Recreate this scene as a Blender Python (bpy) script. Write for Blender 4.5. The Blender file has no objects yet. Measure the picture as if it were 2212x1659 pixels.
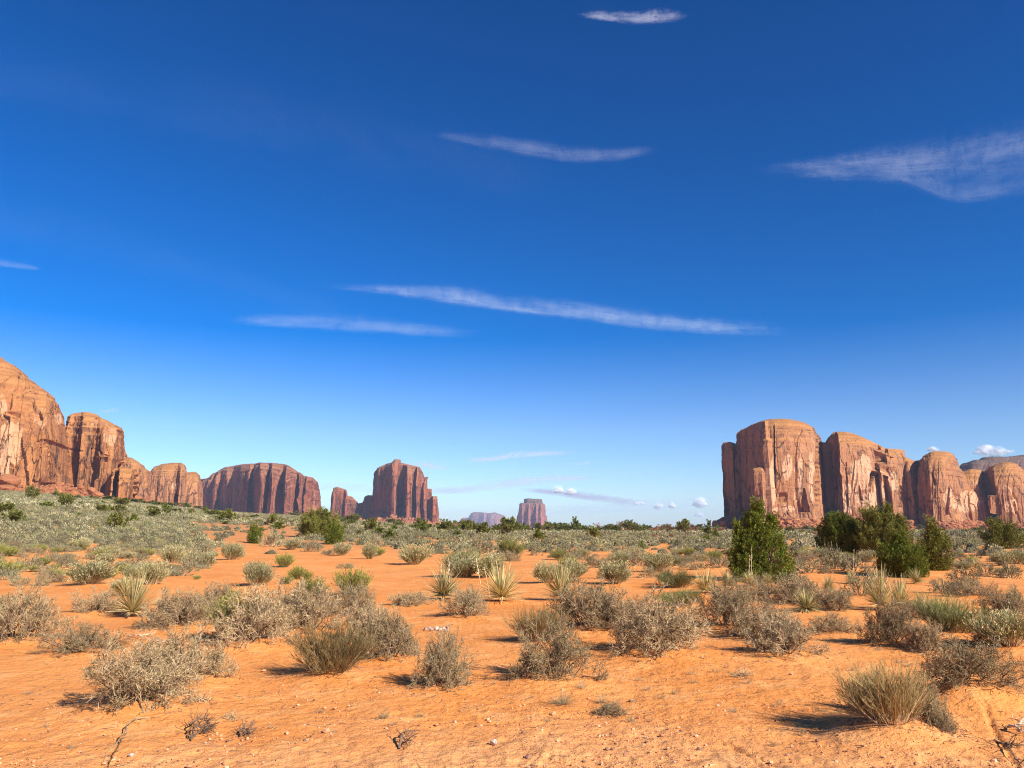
import bpy, math, random
import numpy as np
from mathutils import Vector
SC = bpy.context.scene
COL = SC.collection
RAD = math.radians
# ------------------------------------------------------------------ camera model (layout helper)
W0, H0, FPX, HZ = 2212.0, 1659.0, 1671.0, 1140.0
PITCH = math.atan((HZ - H0/2)/FPX)
CP, SP = math.cos(PITCH), math.sin(PITCH)
CZ = 1.6
def ray(px, py):
    a = (px - W0/2)/FPX; b = -(py - H0/2)/FPX
    return np.array([a, CP - b*SP, SP + b*CP])
def proj(x, y, z):
    zc = y*CP + (z-CZ)*SP
    yc = -y*SP + (z-CZ)*CP
    return W0/2 + FPX*x/zc, H0/2 - FPX*yc/zc, zc
# ------------------------------------------------------------------ noise
def _hash(ix, iy, iz, seed):
    h = (ix.astype(np.uint32)*np.uint32(374761393) + iy.astype(np.uint32)*np.uint32(668265263)
         + iz.astype(np.uint32)*np.uint32(2147483647) + np.uint32((seed*1274126177) & 0xffffffff))
    h = (h ^ (h >> np.uint32(13)))*np.uint32(1274126177)
    h = (h ^ (h >> np.uint32(15)))*np.uint32(2246822519)
    h = h ^ (h >> np.uint32(16))
    return h
def rnd(ix, iy, iz, seed):
    return (_hash(ix, iy, iz, seed) & np.uint32(0xffff)).astype(np.float64)/65535.0
def noise(x, y, z=0.0, seed=0):
    x = np.asarray(x, float); y = np.asarray(y, float) + 0*x; z = np.asarray(z, float) + 0*x
    ix = np.floor(x).astype(np.int64); iy = np.floor(y).astype(np.int64); iz = np.floor(z).astype(np.int64)
    fx, fy, fz = x-ix, y-iy, z-iz
    u = fx*fx*fx*(fx*(fx*6-15)+10); v = fy*fy*fy*(fy*(fy*6-15)+10); w = fz*fz*fz*(fz*(fz*6-15)+10)
    r = 0
    for dx in (0, 1):
        for dy in (0, 1):
            for dz in (0, 1):
                h = _hash(ix+dx, iy+dy, iz+dz, seed)
                a = ((h & np.uint32(1023)).astype(float)/511.5 - 1); b = (((h >> np.uint32(10)) & np.uint32(1023)).astype(float)/511.5 - 1)
                c = (((h >> np.uint32(20)) & np.uint32(1023)).astype(float)/511.5 - 1)
                g = a*(fx-dx) + b*(fy-dy) + c*(fz-dz)
                r = r + g*(u if dx else 1-u)*(v if dy else 1-v)*(w if dz else 1-w)
    return r*1.35
def fbm(x, y, z=0.0, seed=0, o=4, g=0.5):
    r = 0; a = 1.0; f = 1.0; t = 0
    for k in range(o):
        r = r + a*noise(np.asarray(x)*f, np.asarray(y)*f, np.asarray(z)*f, seed+k*17); t += a
        a *= g; f *= 2.03
    return r/t*1.4
def sstep(a, b, x):
    t = np.clip((x-a)/(b-a), 0, 1); return t*t*(3-2*t)
# ------------------------------------------------------------------ object helpers
def tag(o, label=None, cat=None, group=None, kind=None):
    if label: o['label'] = label
    if cat: o['category'] = cat
    if group: o['group'] = group
    if kind: o['kind'] = kind
    return o
def link(name, data, parent=None, loc=None):
    o = bpy.data.objects.new(name, data); COL.objects.link(o)
    if parent is not None: o.parent = parent
    if loc is not None: o.location = loc
    return o
def mesh(name, V, F, mat=None, smooth=False, attrs=None):
    """V (n,3); F (m,k) one face size, or a list of such arrays"""
    me = bpy.data.meshes.new(name)
    V = np.ascontiguousarray(V, dtype=np.float32)
    Fs = F if isinstance(F, list) else [F]
    Fs = [np.asarray(f, dtype=np.int32) for f in Fs if len(f)]
    nl = sum(f.size for f in Fs); npoly = sum(len(f) for f in Fs)
    me.vertices.add(len(V)); me.vertices.foreach_set('co', V.ravel())
    me.loops.add(nl); me.polygons.add(npoly)
    me.loops.foreach_set('vertex_index', np.concatenate([f.ravel() for f in Fs]).astype(np.int32))
    st = []; tot = 0
    for f in Fs:
        st.append(tot + np.arange(len(f))*f.shape[1]); tot += f.size
    me.polygons.foreach_set('loop_start', np.concatenate(st).astype(np.int32))
    me.polygons.foreach_set('use_smooth', np.full(npoly, smooth))
    me.update(calc_edges=True); me.validate()
    for k, a in (attrs or {}).items():
        at = me.attributes.new(k, 'FLOAT', 'POINT'); at.data.foreach_set('value', np.asarray(a, np.float32).ravel())
    if mat: me.materials.append(mat)
    return me
def grid_faces(nr, nc, wrap=False):
    i = np.arange(nr-1)[:, None]; j = np.arange(nc if wrap else nc-1)[None, :]
    a = i*nc + j; b = i*nc + (j+1) % nc
    return np.stack([a, b, b+nc, a+nc], -1).reshape(-1, 4)
def nrm(v):
    return v/np.maximum(np.linalg.norm(v, axis=-1, keepdims=True), 1e-9)
# ------------------------------------------------------------------ node helper
class NT:
    def __init__(s, name):
        s.m = bpy.data.materials.new(name); s.m.use_nodes = True
        s.t = s.m.node_tree; s.b = s.t.nodes['Principled BSDF']; s.out = s.t.nodes['Material Output']
        s.b.inputs['Specular IOR Level'].default_value = 0.15
        s.b.inputs['Roughness'].default_value = 0.9
    def n(s, ty, **kw):
        nd = s.t.nodes.new(ty)
        for k, v in kw.items():
            if k.startswith('i_'):
                key = k[2:]; key = int(key) if key.isdigit() else key.replace('_', ' ')
                s.set(nd, key, v)
            else: setattr(nd, k, v)
        return nd
    def set(s, nd, key, v):
        if isinstance(v, bpy.types.NodeSocket): s.t.links.new(v, nd.inputs[key])
        else: nd.inputs[key].default_value = v
    def coords(s, kind='Object', scale=(1, 1, 1)):
        tc = s.n('ShaderNodeTexCoord')
        return s.n('ShaderNodeVectorMath', operation='MULTIPLY', i_0=tc.outputs[kind], i_1=scale).outputs[0]
    def noise(s, vec, scale, detail=4, rough=0.5, dist=0.0):
        return s.n('ShaderNodeTexNoise', i_Vector=vec, i_Scale=scale, i_Detail=detail, i_Roughness=rough, i_Distortion=dist).outputs['Fac']
    def ramp(s, f, a, b, c0=0.0, c1=1.0):
        return s.n('ShaderNodeMapRange', interpolation_type='SMOOTHSTEP', i_0=f, i_1=a, i_2=b, i_3=c0, i_4=c1).outputs[0]
    def math(s, op, a, b=0.0):
        return s.n('ShaderNodeMath', operation=op, i_0=a, i_1=b).outputs[0]
    def mix(s, f, a, b):
        nd = s.n('ShaderNodeMix', data_type='RGBA')
        for i, v in ((0, f), (6, a), (7, b)):
            if isinstance(v, tuple) and len(v) == 3: v = v + (1,)
            s.set(nd, i, v)
        return nd.outputs[2]
    def mul(s, a, b):
        nd = s.n('ShaderNodeMix', data_type='RGBA', blend_type='MULTIPLY'); s.set(nd, 0, 1.0)
        s.set(nd, 6, a); s.set(nd, 7, b); return nd.outputs[2]
    def bump(s, h, strength, dist, prev=None):
        nd = s.n('ShaderNodeBump', i_Height=h, i_Strength=strength, i_Distance=dist)
        if prev: s.set(nd, 'Normal', prev)
        return nd.outputs[0]
    def finish(s, col, nor=None):
        s.set(s.b, 'Base Color', col)
        if nor: s.set(s.b, 'Normal', nor)
        return s.m
# ------------------------------------------------------------------ materials
def mat_rock(name, base, varn, pale, top, zs=1.0, bump=1.0, rng=1.0, vlo=0.46, vhi=0.62):
    t = NT(name); sc = 1.0/zs
    tc = t.n('ShaderNodeTexCoord').outputs['Object']
    geo = t.n('ShaderNodeNewGeometry')
    sep = t.n('ShaderNodeSeparateXYZ', i_0=geo.outputs['Normal'])
    steep = t.ramp(t.math('ABSOLUTE', sep.outputs['Z']), 0.25, 0.75, 1.0, 0.0)
    v1 = t.n('ShaderNodeVectorMath', operation='MULTIPLY', i_0=tc, i_1=(0.16*sc, 0.16*sc, 0.012*sc)).outputs[0]
    v2 = t.n('ShaderNodeVectorMath', operation='MULTIPLY', i_0=tc, i_1=(0.6*sc, 0.6*sc, 0.035*sc)).outputs[0]
    v3 = t.n('ShaderNodeVectorMath', operation='MULTIPLY', i_0=tc, i_1=(0.02*sc, 0.02*sc, 0.5*sc)).outputs[0]
    v4 = t.n('ShaderNodeVectorMath', operation='MULTIPLY', i_0=tc, i_1=(0.05*sc, 0.05*sc, 0.03*sc)).outputs[0]
    v5 = t.n('ShaderNodeVectorMath', operation='MULTIPLY', i_0=tc, i_1=(1.0*sc, 1.0*sc, 1.0*sc)).outputs[0]
    n1 = t.noise(v1, 1.0, 6, 0.62, 0.4); n2 = t.noise(v2, 1.0, 5, 0.6, 0.3); n3 = t.noise(v3, 1.0, 5, 0.6, 0.2)
    n4 = t.noise(v4, 1.0, 5, 0.65, 0.8); n5 = t.noise(v5, 0.6, 6, 0.65)
    c = t.mix(t.ramp(n4, 0.35, 0.65), base, tuple(min(1, x*k) for x, k in zip(base, (1.12, 1.2, 1.3))))
    c = t.mix(t.math('MULTIPLY', t.ramp(n3, 0.5, 0.7), 0.4), c, tuple(x*0.68 for x in base))
    # desert varnish in hanging streaks on the steep walls
    v = t.math('MULTIPLY', t.ramp(n1, vlo, vhi), t.ramp(n4, 0.30, 0.52))
    v = t.math('MULTIPLY', v, steep)
    c = t.mix(t.math('MULTIPLY', v, 0.72*rng), c, varn)
    v = t.math('MULTIPLY', t.math('MULTIPLY', t.ramp(n2, 0.52, 0.68), steep), 0.5*rng)
    c = t.mix(v, c, varn)
    # fresh pale scars
    pa = t.n('ShaderNodeAttribute', attribute_name='pale').outputs['Fac']
    p = t.math('ADD', t.math('MULTIPLY', pa, 0.30), t.noise(v1, 0.7, 5, 0.6, 0.8))
    p = t.math('MULTIPLY', t.ramp(p, 0.62, 0.70), steep)
    c = t.mix(t.math('MULTIPLY', p, 0.62), c, pale)
    v6 = t.n('ShaderNodeVectorMath', operation='MULTIPLY', i_0=tc, i_1=(0.11*sc, 0.11*sc, 0.030*sc)).outputs[0]
    dn = t.n('ShaderNodeTexNoise', i_Vector=v6, i_Scale=2.5, i_Detail=3).outputs['Color']
    v7 = t.n('ShaderNodeVectorMath', operation='ADD', i_0=v6, i_1=t.n('ShaderNodeVectorMath', operation='SCALE', i_0=dn, i_Scale=0.7).outputs[0]).outputs[0]
    ve = t.n('ShaderNodeTexVoronoi', feature='DISTANCE_TO_EDGE', i_Vector=v7, i_Scale=1.0, i_Randomness=1.0).outputs['Distance']
    crack = t.math('MULTIPLY', t.math('MULTIPLY', t.ramp(ve, 0.0, 0.045, 1.0, 0.0), steep), t.ramp(n4, 0.38, 0.55))
    c = t.mix(t.math('MULTIPLY', crack, 0.7), c, tuple(x*0.45 for x in varn))
    c = t.mix(t.ramp(sep.outputs['Z'], 0.3, 0.75), c, t.mix(t.ramp(n3, 0.42, 0.62), top, tuple(x*0.72 for x in top)))
    c = t.mul(c, t.mix(n5, (0.68, 0.66, 0.64, 1), (1.25, 1.25, 1.25, 1)))
    b = t.bump(n5, 0.55*bump, 1.6*zs)
    b = t.bump(n2, 0.5*bump, 2.2*zs, b)
    b = t.bump(t.math('MULTIPLY', crack, -1.0), 0.8*bump, 2.0*zs, b)
    b = t.bump(n3, 0.4*bump, 1.4*zs, b)
    return t.finish(c, b)
def mat_sand():
    t = NT('sand')
    tc = t.n('ShaderNodeTexCoord').outputs['Object']
    a = t.noise(tc, 0.35, 5, 0.6); b = t.noise(tc, 2.2, 6, 0.65); f = t.noise(tc, 38.0, 6, 0.7); g = t.noise(tc, 9.0, 5, 0.6, 0.3)
    far = t.noise(tc, 0.02, 4, 0.6)
    c = t.mix(t.ramp(a, 0.35, 0.65), (0.73, 0.252, 0.056), (0.81, 0.315, 0.086))
    c = t.mix(t.math('MULTIPLY', t.ramp(b, 0.48, 0.66), 0.5), c, (0.88, 0.43, 0.155))
    c = t.mix(t.math('MULTIPLY', t.ramp(g, 0.55, 0.7), 0.35), c, (0.56, 0.175, 0.038))
    at = t.n('ShaderNodeAttribute', attribute_name='crust').outputs['Fac']
    c = t.mix(t.math('MULTIPLY', at, 0.6), c, (0.82, 0.39, 0.155))
    vo = t.n('ShaderNodeTexVoronoi', i_Vector=tc, i_Scale=42.0, i_Randomness=1.0)
    sp = t.math('MULTIPLY', t.ramp(vo.outputs['Distance'], 0.16, 0.30, 1.0, 0.0), t.ramp(t.noise(tc, 7.0, 3), 0.48, 0.6))
    spc = t.math('MULTIPLY', sp, t.math('MULTIPLY', at, 0.9))
    hue = t.n('ShaderNodeSeparateColor', i_0=vo.outputs['Color']).outputs[0]
    c = t.mix(spc, c, t.mix(hue, (0.45, 0.17, 0.08), (0.9, 0.55, 0.33)))
    c = t.mul(c, t.mix(f, (0.80, 0.78, 0.76, 1), (1.16, 1.16, 1.16, 1)))
    red = t.n('ShaderNodeAttribute', attribute_name='soil').outputs['Fac']
    c = t.mix(t.math('MULTIPLY', red, t.ramp(far, 0.25, 0.6, 0.5, 1.0)), c, (0.54, 0.22, 0.07))
    nb = t.bump(f, 1.0, 0.012)
    nb = t.bump(g, 0.75, 0.04, nb)
    nb = t.bump(t.noise(tc, 15.0, 4, 0.6), 0.5, 0.02, nb)
    nb = t.bump(spc, 0.9, 0.012, nb)
    nb = t.bump(b, 0.45, 0.07, nb)
    return t.finish(c, nb)
def mat_plant(name, c0, c1, c2=None, trans=0.0, zgrad=None, objvar=0.25):
    """per-leaf and per-plant colour variety"""
    t = NT(name)
    r = t.n('ShaderNodeNewGeometry').outputs['Random Per Island']
    o = t.n('ShaderNodeObjectInfo').outputs['Random']
    c = t.mix(r, c0, c1)
    if c2: c = t.mix(t.ramp(t.noise(t.n('ShaderNodeTexCoord').outputs['Object'], 3.0, 2), 0.42, 0.62), c, c2)
    if zgrad:                 # tips of another colour (seed heads, dry leaf ends)
        z = t.n('ShaderNodeSeparateXYZ', i_0=t.n('ShaderNodeTexCoord').outputs['Object']).outputs['Z']
        c = t.mix(t.ramp(z, zgrad[0], zgrad[1]), c, zgrad[2])
    c = t.mul(c, t.mix(o, (1-objvar, 1-objvar, 1-objvar*1.1, 1), (1+objvar, 1+objvar*0.9, 1+objvar*0.7, 1)))
    if trans:
        tr = t.n('ShaderNodeBsdfTranslucent'); t.set(tr, 'Color', c)
        mx = t.n('ShaderNodeMixShader', i_0=trans); t.set(t.b, 'Base Color', c)
        t.set(mx, 1, t.b.outputs[0]); t.set(mx, 2, tr.outputs[0]); t.set(t.out, 'Surface', mx.outputs[0])
        return t.m
    return t.finish(c)
M = {}
M['rockL'] = mat_rock('red sandstone', (0.38, 0.148, 0.048), (0.11, 0.050, 0.030), (0.66, 0.39, 0.21), (0.47, 0.205, 0.066))
M['rockR'] = mat_rock('tan sandstone', (0.355, 0.155, 0.066), (0.13, 0.066, 0.042), (0.68, 0.42, 0.24), (0.45, 0.20, 0.062), rng=0.75)
M['rockD'] = mat_rock('maroon sandstone', (0.29, 0.092, 0.042), (0.085, 0.036, 0.026), (0.42, 0.20, 0.12), (0.36, 0.15, 0.07), zs=1.6, vlo=0.42, vhi=0.58)
M['rockF'] = mat_rock('far sandstone', (0.29, 0.11, 0.075), (0.15, 0.065, 0.05), (0.45, 0.24, 0.17), (0.25, 0.125, 0.08), zs=3.5)
M['rockX'] = mat_rock('dark caprock', (0.17, 0.10, 0.075), (0.10, 0.06, 0.05), (0.25, 0.15, 0.11), (0.16, 0.10, 0.07), zs=1.5)
def mat_rubble():
    t = NT('rubble stone')
    r = t.n('ShaderNodeNewGeometry').outputs['Random Per Island']
    n = t.noise(t.n('ShaderNodeTexCoord').outputs['Object'], 0.9, 5, 0.6)
    c = t.mix(r, (0.21, 0.070, 0.028), (0.42, 0.165, 0.068))
    c = t.mul(c, t.mix(n, (0.75, 0.75, 0.75, 1), (1.2, 1.2, 1.2, 1)))
    return t.finish(c, t.bump(n, 0.5, 0.5))
M['rubble'] = mat_rubble()
def mat_pebble():
    t = NT('pebble stone')
    r = t.n('ShaderNodeNewGeometry').outputs['Random Per Island']
    cr = t.n('ShaderNodeValToRGB', i_0=r)
    e = cr.color_ramp.elements
    e[0].position = 0; e[0].color = (0.40, 0.15, 0.07, 1); e[1].position = 1; e[1].color = (0.64, 0.36, 0.20, 1)
    k = e.new(0.45); k.color = (0.60, 0.25, 0.11, 1); k = e.new(0.75); k.color = (0.72, 0.38, 0.21, 1)
    k = e.new(0.08); k.color = (0.16, 0.10, 0.08, 1)
    return t.finish(cr.outputs[0])
M['pebble'] = mat_pebble()
def mat_stone():
    t = NT('grey stone')
    n = t.noise(t.n('ShaderNodeTexCoord').outputs['Object'], 25, 5, 0.6)
    o = t.n('ShaderNodeObjectInfo').outputs['Random']
    c = t.mix(o, (0.34, 0.25, 0.20), (0.60, 0.46, 0.36))
    return t.finish(t.mul(c, t.mix(n, (0.6, 0.6, 0.6, 1), (1.3, 1.3, 1.3, 1))), t.bump(n, 0.5, 0.02))
M['stone'] = mat_stone()
M['sand'] = mat_sand()
M['twig'] = mat_plant('grey twig bark', (0.13, 0.080, 0.036), (0.64, 0.46, 0.26))
M['twigleaf'] = mat_plant('grey olive leaflets', (0.10, 0.082, 0.03), (0.34, 0.28, 0.13))
M['wood'] = mat_plant('dark old wood', (0.07, 0.045, 0.028), (0.30, 0.22, 0.14))
M['bark'] = mat_plant('juniper bark', (0.14, 0.09, 0.06), (0.30, 0.21, 0.15))
M['dead'] = mat_plant('bleached dead wood', (0.42, 0.31, 0.21), (0.72, 0.58, 0.42), objvar=0.1)
M['deaddark'] = mat_plant('dark dead twigs', (0.07, 0.05, 0.04), (0.25, 0.16, 0.10))
M['ephedra'] = mat_plant('olive jointed stems', (0.12, 0.085, 0.028), (0.44, 0.31, 0.13), trans=0.12)
M['ephgreen'] = mat_plant('green jointed stems', (0.12, 0.135, 0.04), (0.29, 0.29, 0.11), trans=0.15)
M['rabbit'] = mat_plant('green grey brush stems', (0.15, 0.15, 0.05), (0.36, 0.33, 0.15), trans=0.2)
M['seed'] = mat_plant('straw seed heads', (0.52, 0.42, 0.20), (0.78, 0.68, 0.40), trans=0.25)
M['yellow'] = mat_plant('yellow green tips', (0.34, 0.32, 0.05), (0.56, 0.47, 0.12), trans=0.25)
M['yucca'] = mat_plant('pale yucca blades', (0.38, 0.29, 0.10), (0.80, 0.64, 0.31), trans=0.15)
M['yuccagreen'] = mat_plant('green yucca blades', (0.14, 0.17, 0.06), (0.34, 0.34, 0.14), trans=0.15)
M['stalk'] = mat_plant('dry stalk', (0.70, 0.55, 0.32), (0.88, 0.74, 0.48))
M['sage'] = mat_plant('grey sage leaves', (0.12, 0.11, 0.055), (0.34, 0.30, 0.17), objvar=0.25)
M['sagegreen'] = mat_plant('green sage leaves', (0.15, 0.165, 0.09), (0.34, 0.34, 0.20), objvar=0.2)
M['straw'] = mat_plant('straw grass', (0.34, 0.28, 0.14), (0.62, 0.52, 0.30), trans=0.2)
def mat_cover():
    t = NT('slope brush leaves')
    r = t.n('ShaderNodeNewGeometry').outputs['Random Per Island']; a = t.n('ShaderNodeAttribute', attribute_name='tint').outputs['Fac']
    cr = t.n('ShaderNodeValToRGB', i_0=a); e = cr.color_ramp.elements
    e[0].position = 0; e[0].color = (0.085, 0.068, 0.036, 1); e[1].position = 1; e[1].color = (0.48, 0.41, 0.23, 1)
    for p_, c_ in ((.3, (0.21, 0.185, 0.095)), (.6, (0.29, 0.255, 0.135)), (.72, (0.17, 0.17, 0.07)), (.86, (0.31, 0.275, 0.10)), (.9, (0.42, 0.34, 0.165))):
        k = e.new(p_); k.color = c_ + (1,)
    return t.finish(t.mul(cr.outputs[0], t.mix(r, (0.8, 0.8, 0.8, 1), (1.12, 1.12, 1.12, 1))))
M['cover'] = mat_cover()
M['juniper'] = mat_plant('juniper foliage', (0.035, 0.058, 0.009), (0.26, 0.275, 0.035), trans=0.15, objvar=0.15)
M['junolive'] = mat_plant('olive juniper foliage', (0.07, 0.075, 0.012), (0.29, 0.27, 0.055), trans=0.15, objvar=0.2)
M['brown'] = mat_plant('rusty dry foliage', (0.20, 0.10, 0.045), (0.38, 0.21, 0.10), objvar=0.2)
# ------------------------------------------------------------------ terrain
SKX = [-2500, -400, 0, 250, 440, 560, 690, 800, 950, 1050, 1100, 5000]
SKY_ = [1060, 1066, 1075, 1087, 1106, 1112, 1118, 1127, 1137, 1142, 1144.6, 1144.6]
DMX = [480, 480, 480, 520, 600, 640, 640, 640, 640, 640, 640, 640]
MOUNDS = []      # (x, y, radius, height) sand hummocks under the big shrubs
RILLS = []       # polylines (list of xy) washed into the crust
def az_px(x, y):
    az = np.clip(np.arctan2(x, y), -1.2, 1.2)
    return W0/2 + FPX*np.tan(az)/CP
def terrain(x, y, mounds=True):
    x = np.asarray(x, float); y = np.asarray(y, float)
    D = np.hypot(x, y); p = az_px(x, y)
    ys = np.interp(p, SKX, SKY_); dm = np.interp(p, SKX, DMX); d0 = np.interp(p, [-2500, 300, 700, 5000], [26, 30, 60, 60])
    s = ((HZ-ys)/FPX*dm + 1.6)/(dm-d0)
    t = D-d0
    t = np.where(t > 0, t*t/(np.abs(t)+14), 0)
    tm = dm-d0
    t = np.minimum(t, tm) - 0.0
    z = s*t*1.02*sstep(0, 1, (D+50)/400+0.6)
    z = z + 0.05*fbm(x*0.25, y*0.25, 0, 5, 3) + sstep(10, 30, D)*0.16*fbm(x*0.07, y*0.07, 0, 6, 3) + sstep(60, 200, D)*0.5*fbm(x*0.012, y*0.012, 0, 7, 3)
    if mounds:
        for mx, my, r, h in MOUNDS:
            q = ((x-mx)**2 + (y-my)**2)/(r*r)
            z = z + h*np.exp(-q*1.2)
    return z
def ground_at(px, py, dmax=None):
    d = ray(px, py); h = math.hypot(d[0], d[1])
    dm = dmax or float(np.interp(px, SKX, DMX))*0.98
    ts = np.geomspace(2.5, dm, 1500)/h
    X, Y, Z = d[0]*ts, d[1]*ts, CZ + d[2]*ts
    T = terrain(X, Y, False)
    k = np.nonzero(Z < T)[0]
    if len(k) == 0:
        t = dm/h; return d[0]*t, d[1]*t, float(terrain(d[0]*t, d[1]*t, False))
    k = k[0]; a, b = (ts[k-1] if k else ts[0]), ts[k]
    for _ in range(18):
        m = (a+b)/2
        if CZ + d[2]*m < terrain(d[0]*m, d[1]*m, False): b = m
        else: a = m
    return d[0]*a, d[1]*a, CZ + d[2]*a
def zoomed(lst, kx, ox, ky, oy): return [(x*kx+ox, y*ky+oy) + tuple(r) for x, y, *r in lst]
def z1(l): return zoomed(l, .2506, 0, .2506, 740.6)
def z2(l): return zoomed(l, .2976, 384, .2976, 960)
def z3(l): return zoomed(l, .2728, 932.7, .2728, 960)
def z4(l): return zoomed(l, .3303, 1481.3, .3303, 877.8)
# ------------------------------------------------------------------ rock formations
def rock_mesh(name, sil, Yref, slope, fpts, back, mat, n=5.0, m=3.2, nx=380, nt=190, amp=1.0, seed=1, grooves=(), pales=(),
              zbase=None, origin=None, bed=1.0, plan=True, colw=(0.26, 0.09), flare=0.0):
    """sil: skyline pixels; the wall stands on an upright plane through Yref at the middle of sil, turned by slope."""
    sil = np.array(sil, float); pm = (sil[0, 0]+sil[-1, 0])/2
    xr = (pm-W0/2)/FPX*Yref*CP
    def hit(px, py):
        d = ray(px, py); t = (Yref - slope*xr)/(d[1] - slope*d[0]); return d*t + np.array([0, 0, CZ])
    P = np.array([hit(a, b) for a, b in sil])
    L = np.array([1, slope, 0.])/math.hypot(1, slope); Nf = np.array([slope, -1, 0.])/math.hypot(1, slope)
    O = hit(pm, HZ); O[2] = 0
    lat = (P-O) @ L; zz = P[:, 2]
    if zbase is None: zbase = min(zz[0], zz[-1])
    zb = zbase - 6
    # resample by arc length
    la = np.concatenate([[lat[0]], lat, [lat[-1]]]); za = np.concatenate([[zb+0.5], zz, [zb+0.5]])
    pa = np.concatenate([[sil[0, 0]], sil[:, 0], [sil[-1, 0]]])
    s = np.concatenate([[0], np.cumsum(np.hypot(np.diff(la), np.diff(za)*0.45)+1e-6)])
    q = np.linspace(0, s[-1], nx)
    la, za, pa = np.interp(q, s, la), np.interp(q, s, za), np.interp(q, s, pa)
    for _ in range(2):
        za[1:-1] = (za[:-2]+2*za[1:-1]+za[2:])/4
    Hm = za.max()-zb; Wd = la.max()-la.min()
    fp = np.array(fpts, float); f = np.interp(pa, fp[:, 0], fp[:, 1])
    u = (la-(la.max()+la.min())/2)/(Wd/2)
    pl = np.clip(1-np.abs(u)**4, 0.02, 1)**0.5 if plan else np.ones_like(u)
    b = back*np.maximum(pl, 0.15)
    # section profile, resampled by length, dense in front
    a = np.linspace(0, math.pi, 2001)
    c = np.cos(a); sn = np.sin(a)
    cx = np.sign(c)*np.abs(c)**(2/n); sz = sn**(2/m)
    R = max(f.max(), back)/Hm
    ds = np.hypot(np.diff(cx)*R*0.8, np.diff(sz)); w = np.where(a[1:] < math.pi*0.55, 1.0, 0.28)
    cs = np.concatenate([[0], np.cumsum(ds*w)]); qq = np.linspace(0, cs[-1], nt)
    cx = np.interp(qq, cs, cx); sz = np.interp(qq, cs, sz)
    off = np.where(cx[:, None] > 0, cx[:, None]*f[None, :], cx[:, None]*b[None, :])
    Z = zb + (za-zb)[None, :]*sz[:, None]
    U = la[None, :] + 0*Z
    if flare: off = off*(1 + flare*(1-sz[:, None])*np.sign(cx)[:, None])
    base = O[None, :] + la[:, None]*L
    toc = -nrm(base[:, :2]); toc = toc/np.maximum(toc @ Nf[:2], 0.35)[:, None]      # plan lines fan out like real canyon walls seen end on
    dist = np.linalg.norm(base[:, :2], axis=1)
    Z = np.where(off > 0, CZ + (Z-CZ)*(1-0.85*off/dist[None, :]), Z)
    V = np.stack([base[None, :, 0] + off*toc[None, :, 0], base[None, :, 1] + off*toc[None, :, 1], Z], -1)
    gi, gj = np.gradient(V, axis=0), np.gradient(V, axis=1)
    Nn = nrm(np.cross(gj, gi)); 
    Nn[:, :, :] = np.where((Nn @ Nf)[..., None]*np.sign(off)[..., None] < -0.2, -Nn, Nn)
    wall = np.clip(1-np.abs(Nn[..., 2])*1.15, 0, 1)**0.7
    zn = (Z-zb)/Hm
    S = U + off*0.55
    wu = S/Hm + 0.06*fbm(S/Hm*3, zn*2.0, off/Hm, seed+1, 3)
    disp = 0.045*fbm(S/Hm*1.6, zn*0.7, off/Hm, seed+2, 3)
    for lv, (cw, am) in enumerate(zip(colw, (0.040, 0.020))):
        g = wu/cw + 0.25*noise(zn*3.1, S/Hm/cw*0.3, 0, seed+lv*7+3)
        k = np.floor(g); fr = g-k
        r0 = rnd(k, k*0, k*0, seed+50+lv); r1 = rnd(k+1, k*0, k*0, seed+50+lv)
        top = 0.35+0.8*rnd(k, k*0+1, k*0, seed+60+lv)+0.05*noise(S/Hm*9, zn*0, 0, seed+9)
        act = sstep(0.02, -0.02, zn-top)
        val = r0 + (r1-r0)*sstep(0.86, 1.0, fr)
        disp = disp + am*(val-0.5)*2*(0.35+0.65*act)
        disp = disp - am*0.7*np.exp(-((fr-0.93)/0.05)**2)*(0.3+0.7*act)
    # broken slabs: blocky cells along wall and height
    g = wu/0.055 + 0.8*noise(zn*4, wu*3, 0, seed+21); h = zn/0.16 + 1.2*rnd(np.floor(g), 0*g, 0*g, seed+22) + 0.2*noise(wu*9, zn*2, 0, seed+25)
    disp = disp + 0.011*(rnd(np.floor(g), np.floor(h), 0*g, seed+23)-0.5)*2*sstep(.45, .55, noise(wu*2.2, zn*1.5, 0, seed+24)+.5)
    disp = disp + 0.014*fbm(S/Hm*9, zn*5, off/Hm*9, seed+5, 4) + 0.006*fbm(S/Hm*30, zn*16, off/Hm*30, seed+6, 3)
    topw = 1-wall
    lay = fbm(zn*26+0.8*noise(S/Hm*2, zn*2, 0, seed+11), S/Hm*0.5, 0, seed+12, 2)
    disp = disp*(wall*0.93+0.07) + 0.006*bed*np.clip(lay*2.5, -1, 1)*sstep(0.5, 0.8, zn) + 0.006*topw*fbm(S/Hm*5, off/Hm*5, zn*5, seed+31, 4)
    # thin-bedded ledges at the foot
    lz = zn*Hm; foot = sstep(0.16, 0.10, zn+0.03*noise(S/Hm*3, 0, 0, seed+13))
    disp = disp + bed*foot*(0.012+0.010*np.sign(np.sin(zn*170+2*noise(S/Hm*3, 0, 0, seed+14)))*rnd(np.floor(S/Hm*26+3*np.floor(zn*27)), np.floor(zn*27), 0*zn, seed+15))
    D = disp*Hm*amp
    PX, PY, _ = proj(V[..., 0], V[..., 1], V[..., 2])
    front = (off > 0)
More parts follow.
